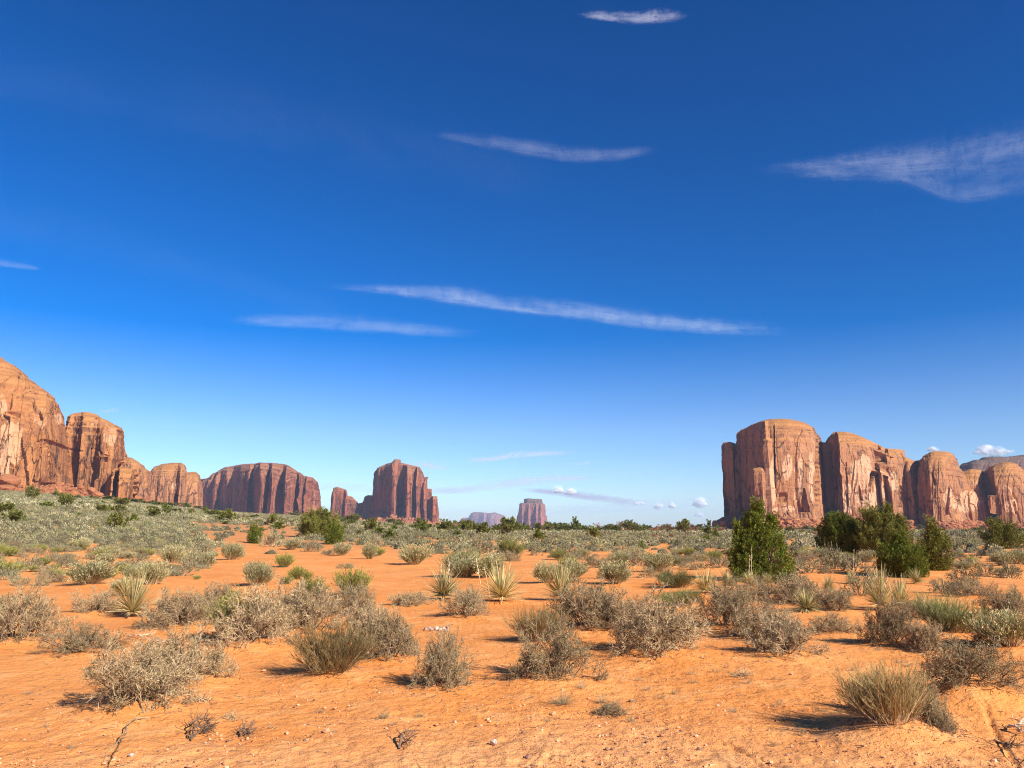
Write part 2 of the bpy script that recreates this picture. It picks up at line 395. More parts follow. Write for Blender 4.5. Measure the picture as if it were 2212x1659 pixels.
    for gx0, gy0, gx1, gy1, gw0, gw1, dep in grooves:      # clefts: from (x0,y0) to (x1,y1), widths, depth in metres
        t = np.clip((PY-gy0)/(gy1-gy0+1e-6), 0, 1); cxp = gx0+(gx1-gx0)*t + 1.2*noise(PY*0.12, 0, 0, seed+77); w_ = gw0+(gw1-gw0)*t
        e = sstep(1.25, 0.75, np.abs(PX-cxp)/w_)*sstep(gy0-2, gy0+2, PY)*sstep(gy1+2, gy1-2, PY)
        D = D - dep*e*front
    V = V + Nn*D[..., None]
    pale = np.zeros_like(Z)
    for ex, ey, rx, ry in pales:
        pale = np.maximum(pale, front*sstep(1.2, 0.6, np.hypot((PX-ex)/rx, (PY-ey)/ry)+0.25*noise(PX*0.08, PY*0.05, 0, seed+88)))
    org = O.copy() if origin is None else np.array(origin, float)
    if origin is None: org[2] = zbase
    me = mesh(name, (V-org).reshape(-1, 3), grid_faces(nt, nx), mat, False, {'pale': pale.ravel()})
    return me, org, (O, L, Nf)
def rocks_blob(rng, C, R, n=None):
    """angular stones: squashed, jittered icosahedra; C centres (N,3), R radii"""
    ph = (1+5**.5)/2
    iv = nrm(np.array([(-1, ph, 0), (1, ph, 0), (-1, -ph, 0), (1, -ph, 0), (0, -1, ph), (0, 1, ph), (0, -1, -ph), (0, 1, -ph), (ph, 0, -1), (ph, 0, 1), (-ph, 0, -1), (-ph, 0, 1)]))
    fc = np.array([(0,11,5),(0,5,1),(0,1,7),(0,7,10),(0,10,11),(1,5,9),(5,11,4),(11,10,2),(10,7,6),(7,1,8),(3,9,4),(3,4,2),(3,2,6),(3,6,8),(3,8,9),(4,9,5),(2,4,11),(6,2,10),(8,6,7),(9,8,1)])
    N = len(C)
    sc = rng.uniform(0.6, 1.15, (N, 1, 3)); sc[:, :, 2] *= 0.75
    V = iv[None]*rng.uniform(0.72, 1.15, (N, 12, 1))*sc*np.asarray(R).reshape(-1, 1, 1)
    an = rng.uniform(0, 6.28, N); ca, sa = np.cos(an)[:, None], np.sin(an)[:, None]
    V = np.stack([V[..., 0]*ca-V[..., 1]*sa, V[..., 0]*sa+V[..., 1]*ca, V[..., 2]], -1) + np.asarray(C)[:, None, :]
    return V.reshape(-1, 3), (fc[None] + 12*np.arange(N)[:, None, None]).reshape(-1, 3)
def talus(parent, org, top, Yref, slope, fpts, run, seed, mat, nrock=500, rs=1.2, lift=0.0):
    """scree apron: top = skyline pixels of the scree against the wall, run = metres it spreads out in front"""
    rng = np.random.default_rng(seed)
    top = np.array(top, float); top[:, 1] -= lift; pm = fpts['pm']; xr = (pm-W0/2)/FPX*Yref*CP
    L = np.array([1, slope, 0.])/math.hypot(1, slope); Nf = np.array([slope, -1, 0.])/math.hypot(1, slope)
    nx, nt = 220, 40
    px = np.linspace(top[0, 0], top[-1, 0], nx); py = np.interp(px, top[:, 0], top[:, 1])
    f = np.interp(px, [a for a, b in fpts['f']], [b for a, b in fpts['f']])
    kz = np.hanning(41); kz /= kz.sum(); f = np.convolve(np.pad(f, 20, 'edge'), kz, 'valid')
    base = []
    for a, b, fo in zip(px, py, f):
        d = ray(a, b); Yp = Yref-fo*0.9
        t = (Yp - slope*xr)/(d[1]-slope*d[0]); base.append(d*t+np.array([0, 0, CZ]))
    base = np.array(base)
    g = np.linspace(-0.25, 1, nt)[:, None]
    X = base[None, :, 0] + Nf[0]*run*g; Y = base[None, :, 1] + Nf[1]*run*g
    T = terrain(X, Y)
    Z = T - 0.8 + (base[None, :, 2]-T+0.8)*np.clip(1-np.maximum(g, 0), 0, 1)**1.35
    Z = Z + rs*0.9*fbm(X/rs/6, Y/rs/6, 0, seed, 4)*np.clip(1.1-g, 0, 1) + rs*.5*noise(X/rs/1.5, Y/rs/1.5, 0, seed+2)
    V = np.stack([X, Y, Z], -1)
    o = link('talus_slope', mesh('talus_slope', (V-org).reshape(-1, 3), grid_faces(nt, nx), mat), parent)
    i = rng.integers(0, nx-1, nrock); j = (rng.uniform(0.12, 1, nrock)**0.8*(nt-1)).astype(int)
    C = V[j, i] + rng.normal(0, 0.4, (nrock, 3))*rs
    R = rs*rng.uniform(0.35, 1.0, nrock)*np.where(rng.random(nrock) < 0.08, 2.2, 1)
    RV, RF = rocks_blob(rng, C-org, R)
    r = link('scree_rocks', mesh('scree_rocks', RV, RF, M['rubble']), parent); r['kind'] = 'stuff'
    return V
EXT = 14
def butte(name, label, cat='butte', **kw):
    me, org, fr = rock_mesh(name, **kw)
    return me, org, fr
def formation(name, label, cat, parts, tal=None, group=None):
    """parts: list of (part name, kwargs). One part and no scree: the thing is that mesh."""
    first = rock_mesh(parts[0][0], **parts[0][1])
    org = first[1]
    if len(parts) == 1 and not tal:
        o = link(name, first[0], None, org); tag(o, label, cat, group); return o, org
    root = link(name, None, None, org); tag(root, label, cat, group)
    link(parts[0][0], first[0], root)
    for pn, kw in parts[1:]:
        me, _, _ = rock_mesh(pn, origin=org, **kw); link(pn, me, root)
    for t in (tal or []): talus(root, org, **t)
    return root, org
# left group: a wall of domes running from near left away to the right
A_sil = [(-470, 1000), (-430, 850), (-330, 745), (-200, 700), (-90, 722)] + z1([(0, 130), (100, 190), (200, 262), (300, 335), (400, 410), (490, 475), (530, 530), (560, 590), (582, 650), (600, 760), (612, 900), (625, 1050), (640, 1180), (655, 1290)])
A_f = [(-470, 10), (-300, 50), (-60, 62), (-8, 66), (2, 60), (44, 66), (52, 58), (58, 60), (90, 58), (105, 62), (118, 56), (140, 38), (158, 14), (166, 3)]
formation('sandstone_dome', 'tallest orange sandstone dome, cut off by the left edge, pale scar low on its wall', 'rock dome',
  [('rock_wall', dict(sil=A_sil, Yref=455, slope=0.75, fpts=A_f, back=90, mat=M['rockL'], n=3.4, m=2.1, nx=560, nt=300, seed=11, zbase=10, amp=0.75,
     grooves=[(48, 930, 60, 1050, 2.2, 2.5, 7), (104, 960, 106, 1040, 1.2, 1.6, 4), (78, 866, 88, 905, 2, 5, 3), (30, 886, 34, 896, 11, 12, 3)],
     pales=[(22, 950, 28, 62), (8, 1010, 18, 45), (90, 900, 14, 30), (130, 905, 12, 14), (5, 870, 8, 25)]))],
  [dict(top=[(-300, 1040), (-60, 1030), (0, 1015), (20, 1028), (45, 1046), (60, 1040), (90, 1044), (150, 1050), (175, 1062)], Yref=455, slope=0.75, fpts=dict(pm=(A_sil[0][0]+A_sil[-1][0])/2, f=A_f), run=45, seed=5, mat=M['rubble'], nrock=900, rs=1.5)])
B_sil = z1([(560, 900), (572, 650), (610, 613), (740, 600), (830, 622), (900, 660), (1000, 703), (1055, 738), (1075, 810), (1080, 900), (1070, 980), (1062, 1060), (1050, 1150), (1040, 1320)])
B_f = [(135, 10), (150, 26), (160, 22), (175, 30), (180, 40), (205, 42), (212, 33), (218, 42), (228, 48), (236, 40), (250, 36), (262, 22), (270, 5)]
formation('sandstone_dome', 'flat-topped orange dome with a sheer dark-streaked wall, second from the left edge', 'rock dome',
  [('rock_wall', dict(sil=B_sil, Yref=560, slope=0.75, fpts=B_f, back=60, mat=M['rockL'], n=4.2, m=3.0, nx=380, nt=260, seed=23, zbase=14, amp=0.85,
     grooves=[(216, 952, 219, 985, 1.4, 2.2, 7), (160, 1018, 162, 1046, 2, 2.5, 6), (152, 968, 170, 974, 6, 10, 3)], pales=[(236, 940, 14, 26), (222, 915, 30, 9)])),
   ('rock_buttress', dict(sil=z1([(910, 1290), (930, 1200), (960, 1120), (985, 1075), (1010, 1090), (1040, 1075), (1100, 1080), (1160, 1092), (1190, 1150), (1182, 1250), (1170, 1335)]), Yref=520, slope=0.6,
     fpts=[(225, 5), (245, 18), (249, 4), (256, 3), (259, 26), (285, 26), (296, 6)], back=20, mat=M['rockL'], n=3.5, m=2.8, nx=160, nt=140, seed=29, zbase=14, amp=0.9, grooves=[(254, 1016, 250, 1070, 3, 2, 12)], pales=[])) ],
  [dict(top=[(150, 1052), (190, 1052), (240, 1060), (290, 1068), (305, 1076)], Yref=560, slope=0.75, fpts=dict(pm=(B_sil[0][0]+B_sil[-1][0])/2, f=B_f), run=60, seed=7, mat=M['rubble'], nrock=500, rs=1.5)])
formation('sandstone_dome', 'low sloping orange dome wedged between the flat-topped dome and the twin-knobbed one', 'rock dome',
  [('rock_wall', dict(sil=z1([(1040, 1150), (1055, 1000), (1075, 982), (1130, 990), (1200, 1030), (1255, 1085), (1290, 1108), (1306, 1150), (1312, 1250), (1314, 1360)]), Yref=690, slope=0.7,
     fpts=[(258, 20), (285, 40), (300, 42), (306, 50), (312, 44), (318, 46), (329, 5)], back=40, mat=M['rockR'], n=3.6, m=2.6, nx=240, nt=180, seed=37, zbase=16, amp=0.9))])
formation('sandstone_dome', 'pink twin-knobbed dome just left of the dark mesa', 'rock dome',
  [('rock_wall', dict(sil=z1([(1300, 1350), (1300, 1200), (1298, 1105), (1330, 1070), (1400, 1045), (1480, 1034), (1560, 1032), (1590, 1050), (1602, 1080), (1606, 1118), (1650, 1114), (1682, 1110), (1715, 1140), (1724, 1180), (1737, 1200), (1745, 1300), (1752, 1400)]), Yref=800, slope=0.6,
     fpts=[(325, 15), (332, 34), (350, 42), (378, 46), (384, 38), (392, 50), (405, 40), (425, 40), (437, 6)], back=45, mat=M['rockR'], n=4, m=2.8, nx=300, nt=190, seed=41, zbase=18, amp=0.9, grooves=[(380, 1062, 379, 1082, 2, 3, 8)], pales=[(375, 1050, 5, 8)]))])
formation('mesa', 'broad maroon mesa with a thin dark flat cap, shaded on its left half', 'mesa',
  [('rock_wall', dict(sil=z2([(168, 470), (168, 262), (230, 250), (262, 225), (300, 200), (340, 182), (430, 166), (530, 160), (548, 157), (760, 160), (800, 172), (832, 190), (870, 212), (920, 238), (970, 244), (1000, 275), (1014, 330), (1020, 400), (1026, 500)]), Yref=1500, slope=-0.75,
     fpts=[(434, 20), (440, 84), (470, 108), (480, 96), (490, 112), (505, 104), (522, 134), (540, 146), (549, 134), (562, 178), (574, 162), (580, 152), (588, 172), (606, 140), (612, 136), (618, 156), (640, 112), (646, 126), (656, 72), (662, 94), (678, 46), (690, 8)], back=110, mat=M['rockD'], n=6, m=4.6, nx=520, nt=230, seed=55, zbase=16, colw=(0.23, 0.075), amp=0.85)),
   ('caprock', dict(sil=z2([(536, 162), (552, 150), (572, 138), (650, 136), (700, 140), (760, 148), (792, 160), (806, 172)]), Yref=1500, slope=-0.75,
     fpts=[(540, 10), (570, 40), (610, 40), (626, 8)], back=40, mat=M['rockX'], n=4, m=3, nx=120, nt=60, seed=57, zbase=110, amp=1.2)) ])
F_main = z2([(1440, 560), (1432, 420), (1428, 360), (1430, 250), (1428, 210), (1450, 170), (1520, 137), (1560, 130), (1580, 110), (1605, 112), (1615, 132), (1680, 150), (1750, 165), (1775, 200), (1785, 238), (1820, 235), (1826, 300), (1822, 390), (1828, 560)])
F_f = [(809, 5), (815, 28), (824, 46), (834, 52), (846, 84), (849, 106), (861, 100), (866, 78), (872, 96), (880, 122), (892, 118), (897, 92), (901, 114), (908, 104), (913, 66), (919, 78), (928, 12)]
formation('sandstone_butte', 'blocky red butte with a nipple summit, side spires and scree, centre left', 'butte',
  [('main_tower', dict(sil=F_main, Yref=1500, slope=0.0, fpts=F_f, back=50, mat=M['rockD'], n=5, m=3.4, nx=380, nt=230, seed=61, zbase=8, colw=(0.24, 0.08), amp=0.7)),
   ('side_spire', dict(sil=z2([(1114, 510), (1118, 400), (1130, 315), (1160, 307), (1190, 318), (1225, 330), (1230, 374), (1258, 376), (1292, 410), (1306, 430), (1310, 520)]), Yref=1495, slope=0.0,
     fpts=[(715, 5), (722, 20), (738, 24), (743, 14), (749, 26), (758, 14), (774, 4)], back=22, mat=M['rockD'], n=4, m=3, nx=170, nt=120, seed=67, zbase=8, colw=(0.16, 0.07), amp=0.8)),
   ('rock_saddle', dict(sil=z2([(1240, 530), (1262, 440), (1305, 430), (1345, 420), (1356, 380), (1380, 367), (1415, 370), (1440, 350), (1450, 540)]), Yref=1510, slope=0.0,
     fpts=[(752, 4), (770, 10), (785, 16), (812, 22), (816, 3)], back=22, mat=M['rockD'], n=4, m=3, nx=150, nt=110, seed=71, zbase=8, amp=0.8)),
   ('side_spire', dict(sil=z2([(1815, 560), (1818, 395), (1845, 392), (1846, 375), (1885, 377), (1889, 440), (1882, 560)]), Yref=1480, slope=0.0,
     fpts=[(924, 6), (930, 14), (935, 30), (944, 26), (947, 3)], back=18, mat=M['rockD'], n=4, m=3.6, nx=110, nt=120, seed=73, zbase=8, amp=0.7)) ],
  [dict(top=z2([(1340, 520), (1380, 515), (1430, 478), (1465, 466), (1500, 480), (1560, 505), (1640, 515), (1700, 535), (1760, 540)]), Yref=1500, slope=0.0, fpts=dict(pm=(F_main[0][0]+F_main[-1][0])/2, f=F_f), run=75, seed=8, mat=M['rubble'], nrock=1200, rs=3.2),
   dict(top=z2([(1800, 566), (1830, 532), (1870, 530), (1900, 556), (1915, 572)]), Yref=1480, slope=0.0, fpts=dict(pm=(F_main[0][0]+F_main[-1][0])/2, f=F_f), run=40, seed=9, mat=M['rubble'], nrock=100, rs=1.6)])
formation('mesa', 'small hazy lilac mesa farthest off on the horizon, left of the capped tower', 'mesa',
  [('rock_wall', dict(sil=z3([(222, 650), (225, 600), (250, 580), (290, 582), (310, 545), (335, 535), (400, 538), (460, 545), (500, 538), (530, 550), (564, 560), (568, 650)]), Yref=7000, slope=0.0,
     fpts=[(993, 10), (1015, 60), (1022, 130), (1035, 170), (1045, 240), (1052, 200), (1060, 260), (1078, 230), (1088, 20)], back=150, mat=M['rockF'], n=6, m=3.6, nx=240, nt=90, seed=81, zbase=-10, colw=(0.2, 0.09), amp=1.2))])
formation('rock_spire', 'hair-thin spire standing between the hazy mesa and the capped tower', 'spire',
  [('rock_wall', dict(sil=z3([(594, 650), (599, 600), (603, 572), (607, 573), (611, 605), (618, 650)]), Yref=7000, slope=0.0, fpts=[(1094, 5), (1098, 30), (1102, 5)], back=20, mat=M['rockF'], n=3, m=2.5, nx=40, nt=40, seed=83, zbase=-10))])
formation('sandstone_butte', 'lone maroon tower capped by a flat block, right of the hazy mesa', 'butte',
  [('tower_body', dict(sil=z3([(676, 660), (680, 575), (690, 540), (697, 470), (706, 462), (880, 465), (893, 475), (900, 560), (912, 566), (917, 660)]), Yref=3200, slope=0.0,
     fpts=[(1117, 6), (1124, 40), (1128, 52), (1134, 48), (1142, 66), (1146, 58), (1152, 64), (1158, 80), (1163, 66), (1168, 76), (1174, 60), (1177, 34), (1183, 5)], back=60, mat=M['rockF'], n=6, m=5, nx=300, nt=170, seed=91, zbase=0, colw=(0.2, 0.07), amp=0.9, flare=0.35)),
   ('caprock', dict(sil=z3([(729, 470), (730, 432), (760, 427), (800, 430), (870, 433), (880, 466)]), Yref=3200, slope=0.0, fpts=[(1131, 8), (1138, 34), (1165, 36), (1173, 8)], back=30, mat=M['rockX'], n=5, m=5, nx=110, nt=50, seed=93, zbase=102, amp=1.3))])
# right group
I_sil = z4([(348, 730), (345, 500), (343, 176), (370, 150), (430, 120), (500, 100), (560, 90), (640, 89), (700, 95), (770, 110), (830, 142), (850, 175), (876, 206), (886, 236), (882, 400), (872, 700)])
I_f = [(1593, 3), (1600, 9), (1625, 30), (1648, 66), (1652, 70), (1660, 64), (1672, 66), (1700, 68), (1722, 66), (1742, 64), (1756, 58), (1765, 42), (1770, 12), (1775, 3)]
_, IO = formation('sandstone_butte', 'massive round-topped tan butte with a dark left side, leftmost of the right-hand rocks', 'butte',
  [('rock_wall', dict(sil=I_sil, Yref=640, slope=0.12, fpts=I_f, back=55, mat=M['rockR'], n=6.5, m=4.2, nx=460, nt=320, seed=101, zbase=2, amp=0.6, colw=(0.3, 0.1),
     grooves=[(1672, 918, 1675, 1075, 1.1, 1.8, 8), (1737, 1056, 1738, 1106, 2, 8, 14), (1690, 1066, 1688, 1086, 8, 10, 3), (1765, 950, 1766, 1100, 2, 4, 7), (1680, 925, 1730, 931, 30, 30, 1)],
     pales=[(1724, 1040, 9, 55), (1700, 1010, 14, 30), (1752, 1030, 8, 60), (1690, 1100, 30, 10), (1664, 1040, 6, 60)])),
   ('rock_pillar', dict(sil=z4([(266, 730), (250, 500), (246, 400), (233, 262), (245, 236), (290, 232), (320, 243), (345, 250), (360, 700)]), Yref=660, slope=0.1,
     fpts=[(1557, 2), (1566, 10), (1582, 20), (1586, 16), (1600, 14)], back=16, mat=M['rockR'], n=4, m=4.5, nx=150, nt=170, seed=103, zbase=2, amp=0.35)),
   ('rock_pillar', dict(sil=z4([(428, 740), (424, 520), (436, 500), (428, 420), (440, 405), (490, 393), (525, 400), (545, 520), (560, 740)]), Yref=575, slope=0.1,
     fpts=[(1620, 2), (1628, 10), (1645, 14), (1652, 10), (1668, 3)], back=20, mat=M['rockR'], n=3.5, m=5, nx=140, nt=150, seed=107, zbase=2, amp=0.5, pales=[]))],
  [dict(top=z4([(190, 790), (240, 760), (300, 730), (380, 735), (430, 725), (520, 715), (600, 705), (700, 722), (780, 730), (850, 700), (885, 690), (930, 705)]), Yref=640, slope=0.12, fpts=dict(pm=(I_sil[0][0]+I_sil[-1][0])/2, f=I_f), run=30, seed=15, lift=7.0, mat=M['rubble'], nrock=1500, rs=1.35)])
J_sil = z4([(880, 700), (880, 240), (900, 236), (921, 246), (925, 240), (945, 200), (965, 175), (1050, 175), (1120, 195), (1190, 225), (1260, 255), (1300, 280), (1420, 290), (1426, 330), (1455, 345), (1492, 362), (1535, 356), (1560, 380), (1570, 700)])
J_f = [(1772, 2), (1786, 3), (1789, 34), (1805, 44), (1809, 64), (1830, 64), (1870, 66), (1888, 62), (1896, 54), (1903, 66), (1912, 58), (1918, 66), (1936, 60), (1950, 50), (1960, 56), (1972, 50), (1985, 40), (2000, 20)]
formation('sandstone_ridge', 'long tan rock ridge with pale fractured face, right of the dark cleft', 'rock ridge',
  [('rock_wall', dict(sil=J_sil, Yref=655, slope=0.12, fpts=J_f, back=50, mat=M['rockR'], n=6.5, m=4.4, nx=480, nt=280, seed=111, zbase=2, amp=0.75, colw=(0.3, 0.09), plan=False,
     grooves=[(1828, 1000, 1832, 1095, 1.2, 2.0, 5), (1900, 975, 1912, 1018, 4, 6, 9), (1893, 1018, 1882, 1050, 5, 3, 8), (1916, 1000, 1928, 1035, 2, 3, 6), (1946, 1050, 1944, 1096, 2, 3, 6), (1790, 960, 1796, 1100, 6, 8, 5), (1857, 1050, 1864, 1080, 1.5, 2, 4)],
     pales=[(1860, 1020, 30, 40), (1835, 1075, 25, 35), (1880, 1085, 30, 22), (1925, 1040, 18, 26), (1905, 1060, 14, 30)]))],
  [dict(top=z4([(860, 700), (900, 680), (960, 712), (1050, 710), (1150, 705), (1250, 712), (1350, 722), (1450, 735), (1560, 735)]), Yref=655, slope=0.12, fpts=dict(pm=(J_sil[0][0]+J_sil[-1][0])/2, f=J_f), run=26, seed=16, lift=7.0, mat=M['rubble'], nrock=1400, rs=1.3)])
K_sil = z4([(1498, 740), (1495, 520), (1520, 400), (1545, 345), (1560, 325), (1580, 318), (1600, 305), (1622, 301), (1700, 303), (1745, 315), (1770, 350), (1785, 400), (1810, 440), (1850, 480), (1890, 530), (1960, 540), (2005, 600), (2010, 740)])
K_f = [(1974, 18), (1980, 42), (1992, 58), (2004, 64), (2030, 66), (2052, 62), (2064, 50), (2078, 46), (2120, 46), (2140, 40), (2146, 4)]
formation('sandstone_butte', 'domed buttress with a balanced knob on its summit, above the right-hand junipers', 'butte',
  [('rock_wall', dict(sil=K_sil, Yref=650, slope=0.12, fpts=K_f, back=45, mat=M['rockR'], n=5.5, m=4.0, nx=400, nt=280, seed=121, zbase=2, amp=0.75, colw=(0.3, 0.09), plan=False,
     grooves=[(2050, 1052, 2046, 1112, 1.2, 3, 6), (2014, 1020, 2020, 1048, 2, 2, 4)], pales=[(2090, 1082, 34, 26), (2120, 1070, 20, 20), (2050, 1075, 16, 20)])),
   ('balanced_knob', dict(sil=z4([(1620, 304), (1618, 296), (1624, 289), (1634, 289), (1639, 296), (1636, 306)]), Yref=650, slope=0.12, fpts=[(2016, 1), (2019, 1.6), (2023, 1)], back=1.6, mat=M['rockR'], n=2.4, m=2.2, nx=24, nt=20, seed=122, zbase=66.5)) ],
  [dict(top=z4([(1480, 735), (1560, 725), (1650, 740), (1750, 745), (1850, 752), (1950, 755), (2030, 760)]), Yref=650, slope=0.12, fpts=dict(pm=(K_sil[0][0]+K_sil[-1][0])/2, f=K_f), run=26, seed=17, lift=7.0, mat=M['rubble'], nrock=1000, rs=1.2)])
L_sil = z4([(1770, 740), (1780, 480), (1810, 430), (1860, 415), (1930, 420), (1945, 430), (1960, 425), (1990, 396), (2070, 370), (2110, 368), (2160, 380), (2215, 425), (2300, 440), (2450, 470), (2600, 420), (2800, 520), (2850, 740)])
L_f = [(2064, 20), (2080, 42), (2108, 46), (2124, 36), (2134, 38), (2140, 54), (2148, 60), (2170, 64), (2212, 66), (2300, 60), (2400, 40), (2425, 4)]
formation('sandstone_ridge', 'low tan ridge with a diagonal crack, running off the right edge', 'rock ridge',
  [('rock_wall', dict(sil=L_sil, Yref=665, slope=0.12, fpts=L_f, back=50, mat=M['rockR'], n=5.0, m=3.6, nx=420, nt=260, seed=131, zbase=2, amp=0.75, colw=(0.3, 0.09), plan=False,
     grooves=[(2120, 1055, 2148, 1088, 2, 3, 5), (2152, 1070, 2158, 1110, 3, 4, 7), (2190, 1085, 2196, 1110, 2, 3, 6)], pales=[(2185, 1095, 18, 18), (2110, 1085, 24, 18)]))],
  [dict(top=z4([(1990, 755), (2050, 752), (2120, 765), (2212, 768), (2400, 765), (2700, 765)]), Yref=665, slope=0.12, fpts=dict(pm=(L_sil[0][0]+L_sil[-1][0])/2, f=L_f), run=26, seed=18, lift=7.0, mat=M['rubble'], nrock=1000, rs=1.2)])
formation('mesa', 'dark brown layered mesa top showing behind the far right ridge', 'mesa',
  [('rock_wall', dict(sil=z4([(1700, 700), (1760, 440), (1790, 396), (1820, 376), (1900, 350), (2000, 336), (2100, 328), (2212, 319), (2400, 315), (2700, 330), (2900, 420), (2950, 700)]), Yref=1100, slope=0.0,
     fpts=[(2040, 5), (2100, 60), (2400, 60), (2455, 5)], back=90, mat=M['rockX'], n=3, m=1.7, nx=260, nt=160, seed=141, zbase=5, bed=3.5, amp=0.8, plan=False))])
# ------------------------------------------------------------------ plant building
def perp_dir(rng, D, ang):
    r = rng.normal(size=D.shape); p = nrm(r - (r*D).sum(-1, keepdims=True)*D)
    a = np.asarray(ang).reshape(-1, 1)
    return nrm(D*np.cos(a) + p*np.sin(a))
def branch(rng, P, D, L, segs, jit, up=0.0):
    pts = [P]; dirs = [D]
    for k in range(segs):
        D = nrm(D + rng.normal(size=D.shape)*jit + np.array([0, 0, up])); P = P + D*(L/segs)[:, None]
        pts.append(P); dirs.append(D)
    return np.array(pts), np.array(dirs)
def kids(rng, pts, dirs, L, n, ang, t0=0.3, t1=1.0):
    S, N = pts.shape[0]-1, pts.shape[1]
    i = np.repeat(np.arange(N), n); t = rng.uniform(t0, t1, len(i))*S
    k = np.minimum(t.astype(int), S-1); f = (t-k)[:, None]
    P = pts[k, i]*(1-f)+pts[k+1, i]*f
    return P, perp_dir(rng, dirs[k+1, i], rng.normal(ang, ang*0.3, len(i))), L[i]*(1.15-0.5*t/S)
def tubes(pts, r0, r1, sides=3):
    """pts (S+1,N,3) -> prisms"""
    S, N = pts.shape[0]-1, pts.shape[1]
    T = nrm(pts[-1]-pts[0]); ref = np.where(np.abs(T[:, 2:3]) < 0.9, np.array([[0, 0, 1.]]), np.array([[1., 0, 0]]))
    A = nrm(np.cross(T, ref)); B = np.cross(T, A)
    r0 = np.broadcast_to(np.asarray(r0, float), (N,)); r1 = np.broadcast_to(np.asarray(r1, float), (N,))
    V = []
    for s in range(S+1):
        r = (r0 + (r1-r0)*s/S)[:, None]
        for q in range(sides):
            an = 2*math.pi*q/sides; V.append(pts[s] + r*(A*math.cos(an)+B*math.sin(an)))
    V = np.array(V).reshape(S+1, sides, N, 3).transpose(2, 0, 1, 3)        # N,S+1,sides
    F = []
    for s in range(S):
        for q in range(sides):
            F.append([s*sides+q, s*sides+(q+1) % sides, (s+1)*sides+(q+1) % sides, (s+1)*sides+q])
    F = np.array(F)[None] + ((S+1)*sides*np.arange(N))[:, None, None]
    return V.reshape(-1, 3), F.reshape(-1, 4)
def leaves(rng, P, D, length, width):
    """a pointed leaf (two triangles) at each P along D"""
    N = len(P); L = (length*rng.uniform(.6, 1.2, N))[:, None]; Wd = (width*rng.uniform(.7, 1.2, N))[:, None]
    s = nrm(np.cross(D, rng.normal(size=D.shape)))
    V = np.stack([P, P+D*L*.5+s*Wd*.5, P+D*L, P+D*L*.5-s*Wd*.5], 1).reshape(-1, 3)
    return V, (np.array([0, 1, 2, 3])[None]+4*np.arange(N)[:, None])
def blades(rng, P, D, L, Wd, droop=0.3, segs=4):
    N = len(P); s = nrm(np.cross(D, np.array([0, 0, 1.])+0.15*rng.normal(size=D.shape)))
    Vs = []; p = P; d = D
    for k in range(segs+1):
        t = k/segs; w_ = (Wd*(1-t**1.6)*0.5+0.0006)[:, None]
        Vs += [p-s*w_, p+s*w_]
        d = nrm(d - np.array([0, 0, 1.])*droop/segs*rng.uniform(.3, 1.2, (N, 1))); p = p + d*(L/segs)[:, None]
    V = np.array(Vs).transpose(1, 0, 2)
    F = np.array([[2*k, 2*k+1, 2*k+3, 2*k+2] for k in range(segs)])[None]+(2*(segs+1))*np.arange(N)[:, None, None]
    return V.reshape(-1, 3), F.reshape(-1, 4)
def join(*vf):
    V, F, n = [], [], 0
    for v, f in vf: V.append(v); F.append(f+n); n += len(v)
    return np.vstack(V), np.vstack(F)
def dome_dirs(rng, n, lo, hi):
    el = np.arcsin(rng.uniform(math.sin(lo), math.sin(hi), n)); az = rng.uniform(0, 2*math.pi, n)
    return np.stack([np.cos(el)*np.cos(az), np.cos(el)*np.sin(az), np.sin(el)], -1)
